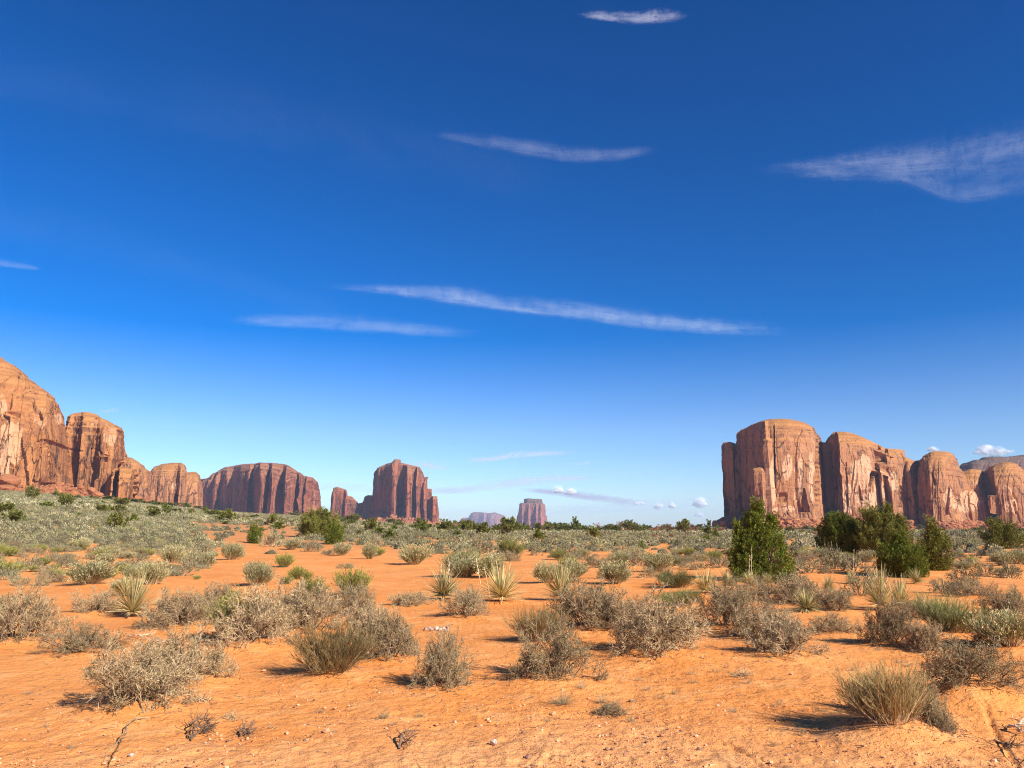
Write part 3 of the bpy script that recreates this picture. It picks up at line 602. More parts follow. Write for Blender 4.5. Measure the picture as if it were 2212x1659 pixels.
def shrub_parts(seed, kind):
    """meshes of one plant about 1 m wide and 0.55-0.7 m tall: list of (part name, mesh)"""
    rng = np.random.default_rng(seed); out = []
    if kind == 'blackbrush':
        n = 40; D = dome_dirs(rng, n, 0.12, 1.45); P = np.stack([rng.normal(0, .07, n), rng.normal(0, .07, n), np.full(n, -.05)], -1) + D*[.1, .1, 0]
        L = rng.uniform(.34, .56, n)*(1-0.1*D[:, 2])
        p0, d0 = branch(rng, P, D, L, 5, .20, .05)
        P, D, L1 = kids(rng, p0, d0, L*.52, 6, .65, .25); p1, d1 = branch(rng, P, D, L1, 3, .26, .05)
        P, D, L2 = kids(rng, p1, d1, L1*.55, 6, .75, .2); p2, d2 = branch(rng, P, D, L2, 2, .30, .03)
        P, D, L3 = kids(rng, p2, d2, L2*.6, 5, .8, .2); p3, d3 = branch(rng, P, D, L3, 1, .2, 0)
        V, F = join(tubes(p0, .0075, .0035, 4), tubes(p1, .0035, .002)); out.append(('branches', mesh('branches', V, F, M['wood'])))
        V, F = join(tubes(p2, .0022, .0014), tubes(p3, .0016, .0008))
        out.append(('twigs', mesh('twigs', V, F, M['twig'])))
        P, D, _ = kids(rng, p3, d3, L3, 1, .7, .1); Pb, Db, _ = kids(rng, p2, d2, L2, 4, .7, .1)
        P = np.vstack([P, Pb]); D = np.vstack([D, Db])
        V, F = leaves(rng, P, D, .017, .0055); out.append(('leaves', mesh('leaves', V, F, M['twigleaf'])))
    elif kind == 'ephedra':
        n = 190; az = rng.uniform(0, 6.283, n); r = rng.uniform(0, 1, n)**.6
        P = np.stack([np.cos(az)*r*.25, np.sin(az)*r*.25, np.full(n, -.04)], -1)
        D = nrm(np.stack([np.cos(az)*r*.85, np.sin(az)*r*.85, np.full(n, 1.)], -1) + rng.normal(size=(n, 3))*.2)
        L = rng.uniform(.32, .78, n); p0, d0 = branch(rng, P, D, L, 5, .07, .05)
        P, D, L1 = kids(rng, p0, d0, L*.55, 6, .30, .15, .9); p1, d1 = branch(rng, P, D, L1, 3, .08, .07)
        P, D, L2 = kids(rng, p1, d1, L1*.55, 3, .28, .2); p2, d2 = branch(rng, P, D, L2, 2, .08, .05)
        V, F = tubes(p0[:, :], .0045, .0022); out.append(('branches', mesh('branches', V, F, M['twig'])))
        V, F = join(tubes(p1, .0028, .0016), tubes(p2, .0022, .0013)); out.append(('stems', mesh('stems', V, F, M['ephedra'])))
    elif kind == 'rabbitbrush':
        n = 150; az = rng.uniform(0, 6.283, n); r = rng.uniform(0, 1, n)**.55
        P = np.stack([np.cos(az)*r*.12, np.sin(az)*r*.12, np.full(n, -.04)], -1)
        D = nrm(np.stack([np.cos(az)*r*1.25, np.sin(az)*r*1.25, np.full(n, .9)], -1) + rng.normal(size=(n, 3))*.12)
        L = rng.uniform(.42, .66, n); p0, d0 = branch(rng, P, D, L, 4, .09, .07)
        P, D, L1 = kids(rng, p0, d0, L*.5, 6, .4, .3, .95); p1, d1 = branch(rng, P, D, L1, 2, .1, .08)
        V, F = tubes(p0, .005, .0025); out.append(('branches', mesh('branches', V, F, M['twig'])))
        P, D, _ = kids(rng, p1, d1, L1, 7, .35, .1); Pb, Db, _ = kids(rng, p0, d0, L, 10, .35, .35)
        V, F = join(tubes(p1, .0028, .0018), leaves(rng, np.vstack([P, Pb]), np.vstack([D, Db]), .055, .007)); out.append(('leaves', mesh('leaves', V, F, M['rabbit'])))
        m = np.nonzero(rng.random(p1.shape[1]) < .75)[0]; P, D, _ = kids(rng, p1[:, m], d1[:, m], L1[m], 5, .5, .75)
        V, F = leaves(rng, P, D, .045, .012); out.append(('seed_heads', mesh('seed_heads', V, F, M['seed'])))
    elif kind == 'snakeweed':
        n = 130; az = rng.uniform(0, 6.283, n); r = rng.uniform(0, 1, n)**.55
        P = np.stack([np.cos(az)*r*.1, np.sin(az)*r*.1, np.full(n, -.03)], -1)
        D = nrm(np.stack([np.cos(az)*r*1.2, np.sin(az)*r*1.2, np.full(n, .9)], -1) + rng.normal(size=(n, 3))*.1)
        L = rng.uniform(.4, .6, n); p0, d0 = branch(rng, P, D, L, 4, .08, .07)
        P, D, L1 = kids(rng, p0, d0, L*.4, 6, .35, .3, .95); p1, d1 = branch(rng, P, D, L1, 2, .1, .08)
        P, D, _ = kids(rng, p1, d1, L1, 6, .4, .0, .8)
        V, F = join(tubes(p0, .004, .002), tubes(p1, .0025, .0018), leaves(rng, P, D, .045, .007)); out.append(('leaves', mesh('leaves', V, F, M['ephgreen'])))
        P, D, _ = kids(rng, p1, d1, L1, 5, .5, .8)
        V, F = leaves(rng, P, D, .035, .014); out.append(('flower_heads', mesh('flower_heads', V, F, M['yellow'])))
    elif kind == 'sagebrush':
        n = 26; D = dome_dirs(rng, n, .1, 1.5); P = D*[.08, .08, 0]-[0, 0, .04]; L = rng.uniform(.34, .5, n)
        p0, d0 = branch(rng, P, D, L, 3, .15, .05); P, D, L1 = kids(rng, p0, d0, L*.5, 7, .6, .3); p1, d1 = branch(rng, P, D, L1, 2, .2, .08)
        V, F = join(tubes(p0, .008, .004), tubes(p1, .004, .002)); out.append(('branches', mesh('branches', V, F, M['twig'])))
        P, D, _ = kids(rng, p1, d1, L1, 14, .6, .1); Pb, Db, _ = kids(rng, p0, d0, L, 12, .6, .4)
        V, F = leaves(rng, np.vstack([P, Pb]), nrm(np.vstack([D, Db])+[0, 0, .3]), .045, .014); out.append(('leaves', mesh('leaves', V, F, M['sage'])))
    elif kind == 'yucca':
        n = 300; D = dome_dirs(rng, n, -.02, 1.35); L = rng.uniform(.36, .56, n)*(1.05-.12*D[:, 2])
        P = D*.03+[0, 0, .05]
        k = rng.random(n) < .08+.25*D[:, 2]*(D[:, 2] > .6)
        V, F = blades(rng, P[~k], D[~k], L[~k], np.full((~k).sum(), .021), .28); out.append(('blades', mesh('blades', V, F, M['yucca'])))
        V, F = blades(rng, P[k], D[k], L[k]*.95, np.full(k.sum(), .019), .1); out.append(('green_blades', mesh('green_blades', V, F, M['yuccagreen'])))
    elif kind == 'stalk':
        for q in range(1):
            D = nrm(np.array([[rng.normal(0, .05), rng.normal(0, .05), 1.]])); p0, d0 = branch(rng, np.zeros((1, 3)), D, np.array([.95]), 6, .03)
            P, Dk, L1 = kids(rng, p0, d0, np.array([.06]), 12, .5, .6); p1, d1 = branch(rng, P, Dk, L1, 1, .1)
            V, F = join(tubes(p0, .0045, .003, 4), tubes(p1, .004, .005)); out.append(('flower_stalk', mesh('flower_stalk', V, F, M['stalk'])))
    elif kind == 'grass':
        n = 260; D = dome_dirs(rng, n, .3, 1.5); P = D*[.12, .12, 0]; L = rng.uniform(.3, .62, n)
        V, F = blades(rng, P, D, L, np.full(n, .0045), .35, 3); out.append(('blades', mesh('blades', V, F, M['straw'])))
    elif kind == 'sprig':
        n = 12; D = dome_dirs(rng, n, .1, 1.4); P = np.zeros((n, 3)); L = rng.uniform(.15, .5, n)
        p0, d0 = branch(rng, P, D, L, 3, .25); P, D, L1 = kids(rng, p0, d0, L*.5, 5, .7, .2); p1, d1 = branch(rng, P, D, L1, 2, .3); P, D, L2 = kids(rng, p1, d1, L1*.6, 3, .7, .2); p2, d2 = branch(rng, P, D, L2, 1, .2)
        V, F = join(tubes(p0, .008, .004), tubes(p1, .004, .003), tubes(p2, .003, .002)); out.append(('branches', mesh('branches', V, F, M['twig'])))
        P, D, _ = kids(rng, p1, d1, L1, 5, .6, .1); V, F = leaves(rng, P, D, .04, .012); out.append(('leaves', mesh('leaves', V, F, M['sagegreen'])))
    return out
PROTO = {}
NAT = {}
def proto(kind, nvar=3):
    if kind not in PROTO:
        PROTO[kind] = [shrub_parts(hash_k(kind)+i*7, kind) for i in range(nvar)]
        q = []
        for _, me in PROTO[kind][0]:
            v = np.empty(len(me.vertices)*3, np.float32); me.vertices.foreach_get('co', v); q.append(v.reshape(-1, 3))
        v = np.vstack(q); NAT[kind] = (np.percentile(v[:, 0], 98.5)-np.percentile(v[:, 0], 1.5), np.percentile(v[:, 2], 98.5))
    return PROTO[kind]
def hash_k(s): return sum(ord(c)*(i+3) for i, c in enumerate(s))
rngP = np.random.default_rng(77)
THINGS = []          # dicts waiting for a label: object, nouns, px, py, dist
CATS = {'blackbrush': ('twiggy_shrub', 'shrub'), 'ephedra': ('broom_shrub', 'shrub'), 'rabbitbrush': ('rabbitbrush', 'shrub'), 'snakeweed': ('snakeweed', 'shrub'),
        'sagebrush': ('sagebrush', 'shrub'), 'yucca': ('yucca', 'yucca'), 'grass': ('grass_tuft', 'grass tuft'), 'sprig': ('seedling_shrub', 'seedling')}
GROUPS = {'blackbrush': 'grey twiggy shrubs on the sand', 'ephedra': 'broom-like shrubs on the sand', 'rabbitbrush': 'rabbitbrush clumps with straw seed heads', 'snakeweed': 'yellow-tipped snakeweed bushes',
          'sagebrush': 'sagebrush mounds across the flat', 'yucca': 'yuccas among the shrubs', 'grass': 'dry grass tufts', 'sprig': 'tiny seedlings on the bare sand'}
def plant(kind, px, py, wpx, hpx, label=None, tilt=0.0, var=None, mats=None, stalks=0, mound=0.0, split=True):
    """stand a plant where the photo has it: base pixel, real width and height from its distance"""
    x, y, z = ground_at(px, py); zc = y*CP+(z-CZ)*SP
    Wm, Hm = wpx/FPX*zc, hpx/FPX*zc
    y += Wm*0.22; z = float(terrain(x, y, False)); zc = y*CP+(z-CZ)*SP; x = (px-W0/2)/FPX*zc
    if mound: MOUNDS.append((x, y, Wm*0.62, mound)); z += mound*0.75
    vs = proto(kind); v = vs[rngP.integers(len(vs)) if var is None else var % len(vs)]
    nat = NAT[kind]
    sx, sz = Wm/nat[0], Hm/nat[1]
    nm, cat = CATS[kind]
    if len(v) == 1 and not stalks:
        o = link(nm, v[0][1], None, (x, y, z))
        if mats: o.material_slots[0].link = 'OBJECT'; o.material_slots[0].material = M[mats[0]]
    else:
        o = link(nm, None, None, (x, y, z)); o.empty_display_size = .1
        for i, (pn, me) in enumerate(v):
            c = link(pn, me, o)
            if mats and mats[i]: c.material_slots[0].link = 'OBJECT'; c.material_slots[0].material = M[mats[i]]
    o.rotation_euler = (rngP.normal(0, .09), tilt+rngP.normal(0, .09), rngP.uniform(0, 6.28) if not tilt else 0)
    o.scale = (sx, sx, sz)
    for k in range(stalks):
        s = proto('stalk', 4)[rngP.integers(4)][0][1]
        c = link('flower_stalk', s, o, (rngP.normal(0, .13), rngP.normal(0, .13), 0.05)); c.rotation_euler = (rngP.normal(0, .08), rngP.normal(0, .08), rngP.uniform(0, 6))
        c.scale = (1/max(sx, .5), 1/max(sx, .5), rngP.uniform(.75, 1.25)*.62/sz*min(1.6, max(.7, zc/14)))
    o['category'] = cat; o['group'] = GROUPS[kind]
    if label: o['label'] = label
    THINGS.append(dict(o=o, kind=kind, px=px, py=py, d=math.hypot(x, y), done=bool(label)))
    return o
B, E, R, K, S, Y, G = 'blackbrush', 'ephedra', 'rabbitbrush', 'snakeweed', 'sagebrush', 'yucca', 'grass'
FORE = [
 (B, 295, 1545, 250, 130, 'big leaning grey shrub with bared pale roots, bottom left', .28, .10), (B, 402, 1482, 175, 112, 'grey shrub behind the bare-rooted one at bottom left', 0, .10),
 (B, 25, 1395, 165, 118, 'bushy grey shrub cut off by the left edge', 0, .08), (B, 190, 1415, 150, 58, 'low flattened grey shrub right of the left-edge one', 0, .05),
 (B, 205, 1328, 100, 52, 'small low grey shrub touching the left-hand yucca', 0, .06), (B, 385, 1363, 150, 80, 'dark grey shrub left of the big shrub cluster', 0, .08),
 (B, 475, 1322, 110, 58, 'sparse brown shrub at the back of the big left cluster', 0, .05), (B, 555, 1405, 190, 120, 'wide grey shrub in the middle of the big left cluster', 0, .12),
 (K, 500, 1392, 90, 105, 'yellow-green brush poking up through the big left cluster', 0, .05), (B, 655, 1375, 170, 112, 'tall silvery shrub in the big left cluster', 0, .10),
 (B, 758, 1335, 95, 72, 'grey shrub at the back right of the big cluster', 0, .06), (E, 715, 1468, 160, 122, 'tan broom-like shrub fanning up in front of the big cluster', 0, .08),
 (B, 840, 1432, 130, 112, 'grey shrub right of the tan broom-like one', 0, .07), (B, 955, 1490, 120, 118, 'grey shrub at the front right end of the big cluster', 0, .06),
 (B, 885, 1311, 80, 30, 'flat little grey shrub left of the yucca row', 0, .03), (B, 1008, 1336, 92, 62, 'dark grey shrub between the first two yuccas of the row', 0, .07),
 (B, 1275, 1365, 165, 105, 'pale grey shrub beside the third yucca of the row', 0, .09), (B, 1372, 1372, 110, 80, 'grey shrub filling the gap behind the widest right-centre shrub', 0, .05),
 (B, 1432, 1424, 225, 118, 'widest grey shrub, right of centre, with a long shadow', 0, .10), (B, 1192, 1478, 165, 128, 'lone round grey shrub in the centre foreground', 0, .08),
 (E, 1162, 1392, 105, 90, 'tan broom-like shrub behind the lone round one', 0, .04), (G, 1215, 1531, 85, 38, 'low dry grass tuft in front of the lone round shrub', 0, .02),
 (B, 1318, 1546, 60, 26, 'tiny bleached twiggy sprig right of the low grass tuft', 0, 0), (B, 1572, 1362, 130, 100, 'silvery shrub left of the small front yucca', 0, .08),
 (B, 1650, 1385, 130, 88, 'grey shrub joined between the silvery and green-grey ones', 0, .06), (B, 1700, 1424, 165, 88, 'green-grey shrub with a sharp dark shadow to its left', 0, .07),
 (B, 1735, 1308, 110, 62, 'grey shrub just above the small front yucca', 0, .05), (B, 1805, 1325, 85, 52, 'grey shrub right of the small front yucca', 0, .05),
 (B, 1795, 1368, 95, 42, 'thin see-through shrub below the small front yucca', 0, .02), (B, 1925, 1398, 105, 100, 'upright grey shrub below the tall yucca clump', 0, .08),
 (B, 2005, 1412, 75, 66, 'grey shrub right of the upright one below the yucca clump', 0, .04), (E, 2050, 1376, 155, 92, 'dense green broom-like shrub near the right edge', 0, .07),
 (R, 2180, 1408, 115, 92, 'yellow-tan bush with fluffy tips at the right edge', 0, .05), (B, 2165, 1335, 90, 62, 'grey shrub above the yellow-tan bush', 0, .04),
 (B, 2105, 1288, 80, 40, 'dark low shrub below the olive tree at right', 0, .03), (E, 1925, 1600, 178, 158, 'large brown-green broom-like shrub, bottom right', 0, .12),
 (B, 1992, 1578, 105, 105, 'brown twiggy shrub merged into the right side of the big broom-like one', 0, .06), (B, 1888, 1545, 90, 80, 'brown twiggy shrub merged into the left side of the big broom-like one', 0, .03),
 (B, 600, 1352, 120, 70, 'low grey shrub behind the wide one of the left cluster', 0, .04), (B, 792, 1392, 110, 84, 'grey shrub between the tan broom-like one and the right cluster end', 0, .04), (B, 440, 1350, 90, 60, 'grey shrub joining the dark one to the big left cluster', 0, .04),
 (B, 2105, 1528, 190, 100, 'grey shrub crowning the sand mound at bottom right', 0, .24), (B, 2035, 1590, 60, 60, 'half-dead brown sprig on the bottom right mound', 0, .0),
 (E, 1470, 1312, 92, 42, 'green broom-like shrub left of the paired yuccas', 0, .03), (E, 1462, 1272, 80, 46, 'green-tipped brush behind the paired yuccas', 0, .03),
 (B, 870, 1418, 70, 60, 'small grey shrub tucked against the cluster’s right side'.replace('’s', ''), 0, 0), (B, 2120, 1400, 50, 36, 'little grey shrub left of the yellow-tan bush', 0, 0),
 (B, 700, 1336, 70, 50, 'small shrub at the rear of the silvery one', 0, .04), (B, 1640, 1300, 90, 50, 'grey shrub right of the paired yuccas', 0, .04),
 (B, 1980, 1340, 80, 44, 'grey shrub behind the dense green broom-like one', 0, .03), (K, 670, 1292, 55, 45, 'yellow-green bush just behind the big left cluster', 0, .02),
]
for k_, px, py, w_, h_, lab, tl, md in FORE:
    mt = {'dense green broom-like shrub near the right edge': (None, 'ephgreen'), 'green broom-like shrub left of the paired yuccas': (None, 'ephgreen'), 'green-tipped brush behind the paired yuccas': (None, 'ephgreen'),
          'green-grey shrub with a sharp dark shadow to its left': (None, None, 'sagegreen')}.get(lab)
    plant(k_, px, py, w_*1.02, h_*(.76 if k_ == E else .89), lab, tl, None, mt, 0, md)
YUC = [(282, 1335, 95, 88, 0, 'spiky yellow yucca leaning on the small shrub at left', 0), (268, 1290, 60, 45, 0, 'dry grassy yucca behind the left-hand one', 0), (958, 1300, 92, 66, 3, 'golden yucca, leftmost of the row of three', .05),
 (1085, 1306, 112, 74, 4, 'widest straw-coloured yucca, middle of the row of three', .06), (1212, 1302, 95, 72, 1, 'yucca with one tall stalk, rightmost of the row of three', .05),
 (1527, 1285, 74, 48, 0, 'pale spiky yucca, left of the touching pair', .03), (1575, 1273, 60, 36, 0, 'smaller yucca, right of the touching pair', .03), (1742, 1326, 74, 44, 0, 'small green-hearted yucca alone among grey shrubs', .04),
 (1905, 1325, 80, 82, 3, 'tall green yucca with flower stalks, left of the clump', .05), (1948, 1322, 75, 66, 2, 'golden yucca on the right of the tall clump', .04),
 (1790, 1280, 42, 34, 0, 'thin yucca behind the grey shrubs right of the big juniper', .0), (1622, 1268, 55, 30, 2, 'grassy yucca at the foot of the big juniper', 0), (1660, 1262, 34, 22, 0, 'tiny yucca right under the big juniper', 0),
 (1982, 1262, 40, 30, 0, 'small yucca under the front right juniper', 0), (2110, 1232, 30, 26, 0, 'pale little yucca right of the slim juniper', 0), (1340+500, 1262, 40, 26, 1, 'small yucca left of the front right juniper', 0),
 (2190, 1302, 40, 30, 0, 'faded yucca at the right edge', 0), (1690, 1170, 22, 14, 0, 'pale yucca on sand right of the big juniper top', 0), (440, 1172, 26, 14, 0, 'pale yucca on the left sage flat', 0), (180, 1182, 18, 12, 0, 'small yucca far left on the sage flat', 0),
 (345, 1178, 22, 14, 0, 'pale yucca near the end of the sandy wash', 0), (700, 1152, 3, 3, 0, None, 0)][:-1]
for px, py, w_, h_, st, lab, md in YUC:
    plant(Y, px, py, w_, h_*1.05, lab, 0, None, None, st, md)
MID = [(R, 994, 1246, 70, 50), (R, 1052, 1250, 66, 46), (R, 1330, 1265, 62, 44), (R, 1180, 1262, 48, 40), (R, 1232, 1262, 60, 44), (R, 896, 1222, 66, 38), (K, 758, 1288, 72, 48), (R, 556, 1268, 60, 46), (R, 195, 1266, 88, 48),
 (R, 328, 1266, 56, 46), (R, 500, 1211, 46, 34), (R, 372, 1218, 46, 34), (S, 420, 1228, 50, 26), (B, 90, 1266, 30, 30), (K, 612, 1226, 40, 26), (K, 642, 1252, 36, 24), (K, 662, 1252, 24, 16), (R, 286, 1252, 40, 24), (K, 622, 1262, 24, 16),
 (R, 272, 1286, 60, 30), (K, 425, 1252, 16, 8), (K, 420, 1305, 18, 10), (G, 340, 1308, 30, 22), (K, 122, 1248, 40, 16), (K, 232, 1250, 36, 20), (R, 740, 1200, 34, 24), (R, 800, 1208, 30, 32), (R, 632, 1188, 36, 22), (S, 590, 1182, 56, 28),
 (S, 672, 1192, 40, 20), (S, 1310, 1250, 36, 26), (S, 1275, 1222, 40, 16), (S, 1382, 1222, 40, 30), (S, 1555, 1228, 52, 22), (S, 1232, 1205, 42, 18), (K, 1345, 1228, 22, 14), (S, 1190, 1245, 26, 14), (S, 1040, 1198, 54, 30), (K, 1100, 1202, 56, 30),
 (S, 810, 1182, 36, 20), (S, 1750, 1240, 70, 26), (S, 1845, 1238, 50, 34), (S, 1805, 1232, 60, 40), (S, 1728, 1222, 30, 12), (S, 2080, 1268, 56, 34), (S, 2040, 1284, 50, 26), (S, 1705, 1286, 66, 40), (S, 1860, 1290, 60, 40), (S, 2060, 1290, 40, 20),
 (S, 2130, 1246, 44, 24), (S, 2185, 1250, 40, 30), (R, 2165, 1222, 40, 26), (S, 2200, 1322, 40, 40), (S, 1895, 1262, 44, 26), (S, 1440, 1265, 40, 30), (S, 1400, 1248, 32, 22), (R, 1460, 1222, 26, 18), (S, 1340, 1202, 40, 20), (S, 1160, 1200, 24, 18),
 (K, 1210, 1250, 22, 16), (K, 985, 1208, 26, 12), (K, 1600, 1302, 30, 20), (S, 1480, 1222, 26, 18), (S, 60, 1232, 44, 22), (S, 150, 1226, 36, 18), (S, 200, 1230, 30, 14), (K, 75, 1236, 30, 12), (S, 440, 1202, 44, 22), (S, 300, 1218, 40, 18), (R, 262, 1234, 34, 18),
 (G, 640, 1312, 40, 26), (G, 1255, 1495, 40, 26), (G, 1700, 1332, 26, 18), (R, 1020, 1306, 30, 20), (G, 1395, 1300, 34, 22), (G, 870, 1372, 40, 30), (G, 1300, 1520, 36, 22)]
for k_, px, py, w_, h_ in MID: plant(k_, px, py, w_, h_*1.1, None, 0, None, None, 0, .04 if w_ > 40 else 0)
SPR = [(830, 1556, 30, 22), (1240, 1305, 16, 12), (1900, 1560, 20, 10), (1745, 1565, 26, 10), (1700, 1560, 24, 14), (1780, 1540, 16, 10), (1730, 1590, 18, 14), (1812, 1520, 16, 8), (1180, 1560, 18, 10), (1225, 1640, 18, 12), (1600, 1466, 60, 20), (1545, 1455, 22, 10),
 (1400, 1492, 18, 12), (1455, 1500, 16, 10), (1500, 1478, 20, 10), (990, 1450, 14, 10), (1360, 1560, 30, 12), (505, 1560, 40, 18), (690, 1540, 20, 8), (590, 1575, 16, 8), (125, 1530, 24, 10), (60, 1500, 18, 8), (1840, 1450, 22, 10), (2185, 1480, 26, 14), (1065, 1480, 14, 10)]
for px, py, w_, h_ in SPR: plant('sprig', px, py, w_, h_)
rg_ = np.random.default_rng(31)
for q in range(46):
    px, py = rg_.uniform(20, 2190), 1400+rg_.uniform(0, 1)**1.3*230
    if q < 22: px = rg_.uniform(1300, 2190)
    plant('sprig', px, py, rg_.uniform(9, 24), rg_.uniform(5, 12), None, 0, None, [None, 'sagegreen', None, 'twigleaf'][q % 4] and [None, [None, 'sagegreen', None, 'twigleaf'][q % 4]])
# ------------------------------------------------------------------ junipers
def crown_mesh(seed, spires, nleaf, leafL, leafW, mat, fill=0.25, plume=0.16, up=1.2):
    """spires: (x, y, z0, height, radius, roundness). Plumes of upswept scale-leaf sprays spread through each."""
    rng = np.random.default_rng(seed); Ps, Ds = [], []
    tot = sum(s[3]*s[4] for s in spires)
    for sx, sy, z0, h, r, rd in spires:
        n = max(4, int(nleaf*h*r/tot/110))
        t = rng.uniform(0.02, 1, n); az = rng.uniform(0, 6.283, n)
        prof = np.where(rd > .5, np.sqrt(np.clip(1-(2*t-0.85)**2/1.4, 0.02, 1)), np.clip(1-t, 0, 1)**.75*np.clip(t/.12+.35, 0, 1)+.03)
        rr = r*prof*np.where(rng.random(n) < fill, rng.uniform(.2, .8, n), rng.uniform(.72, 1.08, n))*(1+.18*np.sin(az*3+seed)+.1*np.sin(az*7+t*9))
        C = np.stack([sx+rr*np.cos(az), sy+rr*np.sin(az), z0+h*t], -1)
        A = nrm(np.stack([np.cos(az)*.7, np.sin(az)*.7, np.full(n, up)+rng.normal(0, .2, n)], -1)+rng.normal(0, .15, (n, 3)))
        m = 110; q = rng.uniform(-1, 1, (n, m)); wd = plume*.62*np.sqrt(np.clip(1-np.abs(q)**1.5, .02, 1))*(1-.35*q)
        ra = rng.normal(size=(n, m, 3)); ra = nrm(ra-(ra*A[:, None]).sum(-1, keepdims=True)*A[:, None])
        ln = plume*rng.uniform(1.0, 2.2, (n, 1))
        P = C[:, None]+A[:, None]*(q*ln)[..., None]+ra*wd[..., None]*rng.uniform(.3, 1, (n, m, 1))
        Ps.append(P.reshape(-1, 3)); Ds.append(nrm(A[:, None]*1.0+ra*.8+rng.normal(0, .3, (n, m, 3))).reshape(-1, 3))
    P, D = np.vstack(Ps), np.vstack(Ds)
    V, F = leaves(rng, P, D, leafL, leafW)
    return mesh('crown', V, F, mat)
def trunk_mesh(seed, h, r, spread, n=3):
    rng = np.random.default_rng(seed)
    D = nrm(np.stack([rng.normal(0, .22, n), rng.normal(0, .22, n), np.ones(n)], -1)); P = np.stack([rng.normal(0, r*.5, n), rng.normal(0, r*.5, n), np.full(n, -.1*h)], -1)
    L = np.full(n, h*.8)*rng.uniform(.8, 1.1, n); p0, d0 = branch(rng, P, D, L, 6, .12, .06)
    P, Dk, L1 = kids(rng, p0, d0, L*.5*spread, 7, .7, .3); p1, d1 = branch(rng, P, Dk, L1, 4, .18, .05)
    P, Dk, L2 = kids(rng, p1, d1, L1*.5, 4, .6, .3); p2, d2 = branch(rng, P, Dk, L2, 2, .2)
    V, F = join(tubes(p0, r, r*.3, 6), tubes(p1, r*.32, r*.12, 4), tubes(p2, r*.14, r*.06))
    return mesh('trunk', V, F, M['bark'])
def tree(name, px, py, wpx, hpx, cm, tm, nat, label=None, cat='juniper', group=None, rz=None, dmax=None):
    x, y, z = ground_at(px, py, dmax); zc = y*CP+(z-CZ)*SP; Wm, Hm = wpx/FPX*zc, hpx/FPX*zc
    o = link(name, None, None, (x, y, z-.02)); c = link('trunk', tm, o); c2 = link('crown', cm, o)
    o.scale = (Wm/nat[0], Wm/nat[0], Hm/nat[1]); o.rotation_euler.z = rngP.uniform(0, 6.28) if rz is None else rz
    o['category'] = cat
    if group: o['group'] = group
    if label: o['label'] = label
    THINGS.append(dict(o=o, kind=name, px=px, py=py, d=math.hypot(x, y), done=bool(label)))
    return o
JG = 'junipers on the flat'
def hero(px, py, w_, h_, spires, seed, mat, label, nleaf=30000, lw=(.075, .026), plume=.15, fill=.3):
    """spires in units of the tree's own width (x) and height (z)"""
    x, y, z = ground_at(px, py); zc = y*CP+(z-CZ)*SP; Wm, Hm = w_/FPX*zc, h_/FPX*zc
    sp = [(a*Wm, b*Wm, c*Hm, d*Hm, e*Wm, f) for a, b, c, d, e, f in spires]
    cm = crown_mesh(seed, sp, nleaf, lw[0], lw[1], M[mat], fill, plume); tm = trunk_mesh(seed, Hm*.7, Hm*.045, .9, 4)
    return tree('juniper_tree', px, py, w_, h_, cm, tm, (Wm, Hm), label, 'juniper', JG, 0)
hero(1646, 1255, 140, 168, [(-.02, 0, .0, 1.0, .25, 0), (-.12, .05, .0, .82, .30, 0), (-.30, .0, .0, .72, .20, 0), (.2, 0, .0, .80, .24, 0), (.33, 0, .0, .52, .18, 0), (.05, -.15, .0, .62, .28, 0), (-.2, -.12, 0, .5, .25, 0), (.1, .2, 0, .7, .25, 0), (0, 0, -.02, .35, .40, 1)], 3, 'juniper', 'largest dark green juniper with several pointed tops, before the massive butte', 110000, (.06, .022), .13)
hero(1816, 1198, 88, 86, [(.0, 0, 0, .95, .36, 1), (-.25, 0, 0, .75, .26, 1), (.25, 0, 0, .85, .28, 1), (0, -.1, 0, .7, .4, 1)], 13, 'juniper', 'rounded dark juniper, left of the pair between butte and ridge', 70000, (.10, .034), .22)
hero(1912, 1200, 104, 104, [(-.22, 0, 0, .98, .25, 1), (.12, 0, 0, 1.0, .27, 0), (.25, 0, 0, .78, .26, 1), (-.1, 0, 0, .85, .34, 1), (.35, 0, 0, .6, .18, 1), (0, 0, 0, .6, .45, 1)], 17, 'junolive', 'broad twin-topped juniper, behind the shorter one on the right', 90000, (.10, .034), .22)
hero(1952, 1246, 96, 86, [(-.02, 0, 0, 1.0, .25, 0), (-.25, 0, 0, .72, .24, 1), (.25, 0, 0, .70, .24, 1), (0, -.1, 0, .65, .38, 1), (.36, 0, 0, .45, .16, 0)], 19, 'juniper', 'short bright green juniper in front of the twin-topped one', 70000, (.07, .024), .14)
hero(2024, 1232, 62, 102, [(-.05, 0, 0, 1.0, .26, 0), (.12, 0, 0, .72, .34, 1), (-.12, 0, 0, .6, .34, 1), (.2, 0, 0, .5, .3, 1)], 23, 'junolive', 'slim ragged juniper right of the short bright green one', 22000, (.09, .028), .2, .5)
hero(2164, 1186, 78, 58, [(-.1, 0, .05, .92, .34, 1), (.2, 0, .05, .8, .3, 1), (0, 0, 0, .6, .45, 1)], 29, 'junolive', 'olive rounded juniper near the right edge', 20000, (.13, .045), .3, .5)
hero(690, 1162, 80, 56, [(-.15, 0, .05, .95, .33, 1), (.15, 0, .05, .93, .35, 1), (.33, 0, .1, .75, .2, 1), (-.33, 0, .1, .7, .2, 1), (0, -.1, 0, .7, .42, 1)], 31, 'junolive', 'big round olive juniper left of the centre butte', 40000, (.17, .055), .35)
hero(721, 1176, 40, 42, [(0, 0, 0, 1.0, .36, 1), (-.2, 0, 0, .8, .28, 0), (.2, 0, 0, .78, .28, 1)], 33, 'juniper', 'small dark juniper at the right foot of the big round one', 16000, (.12, .04), .25)
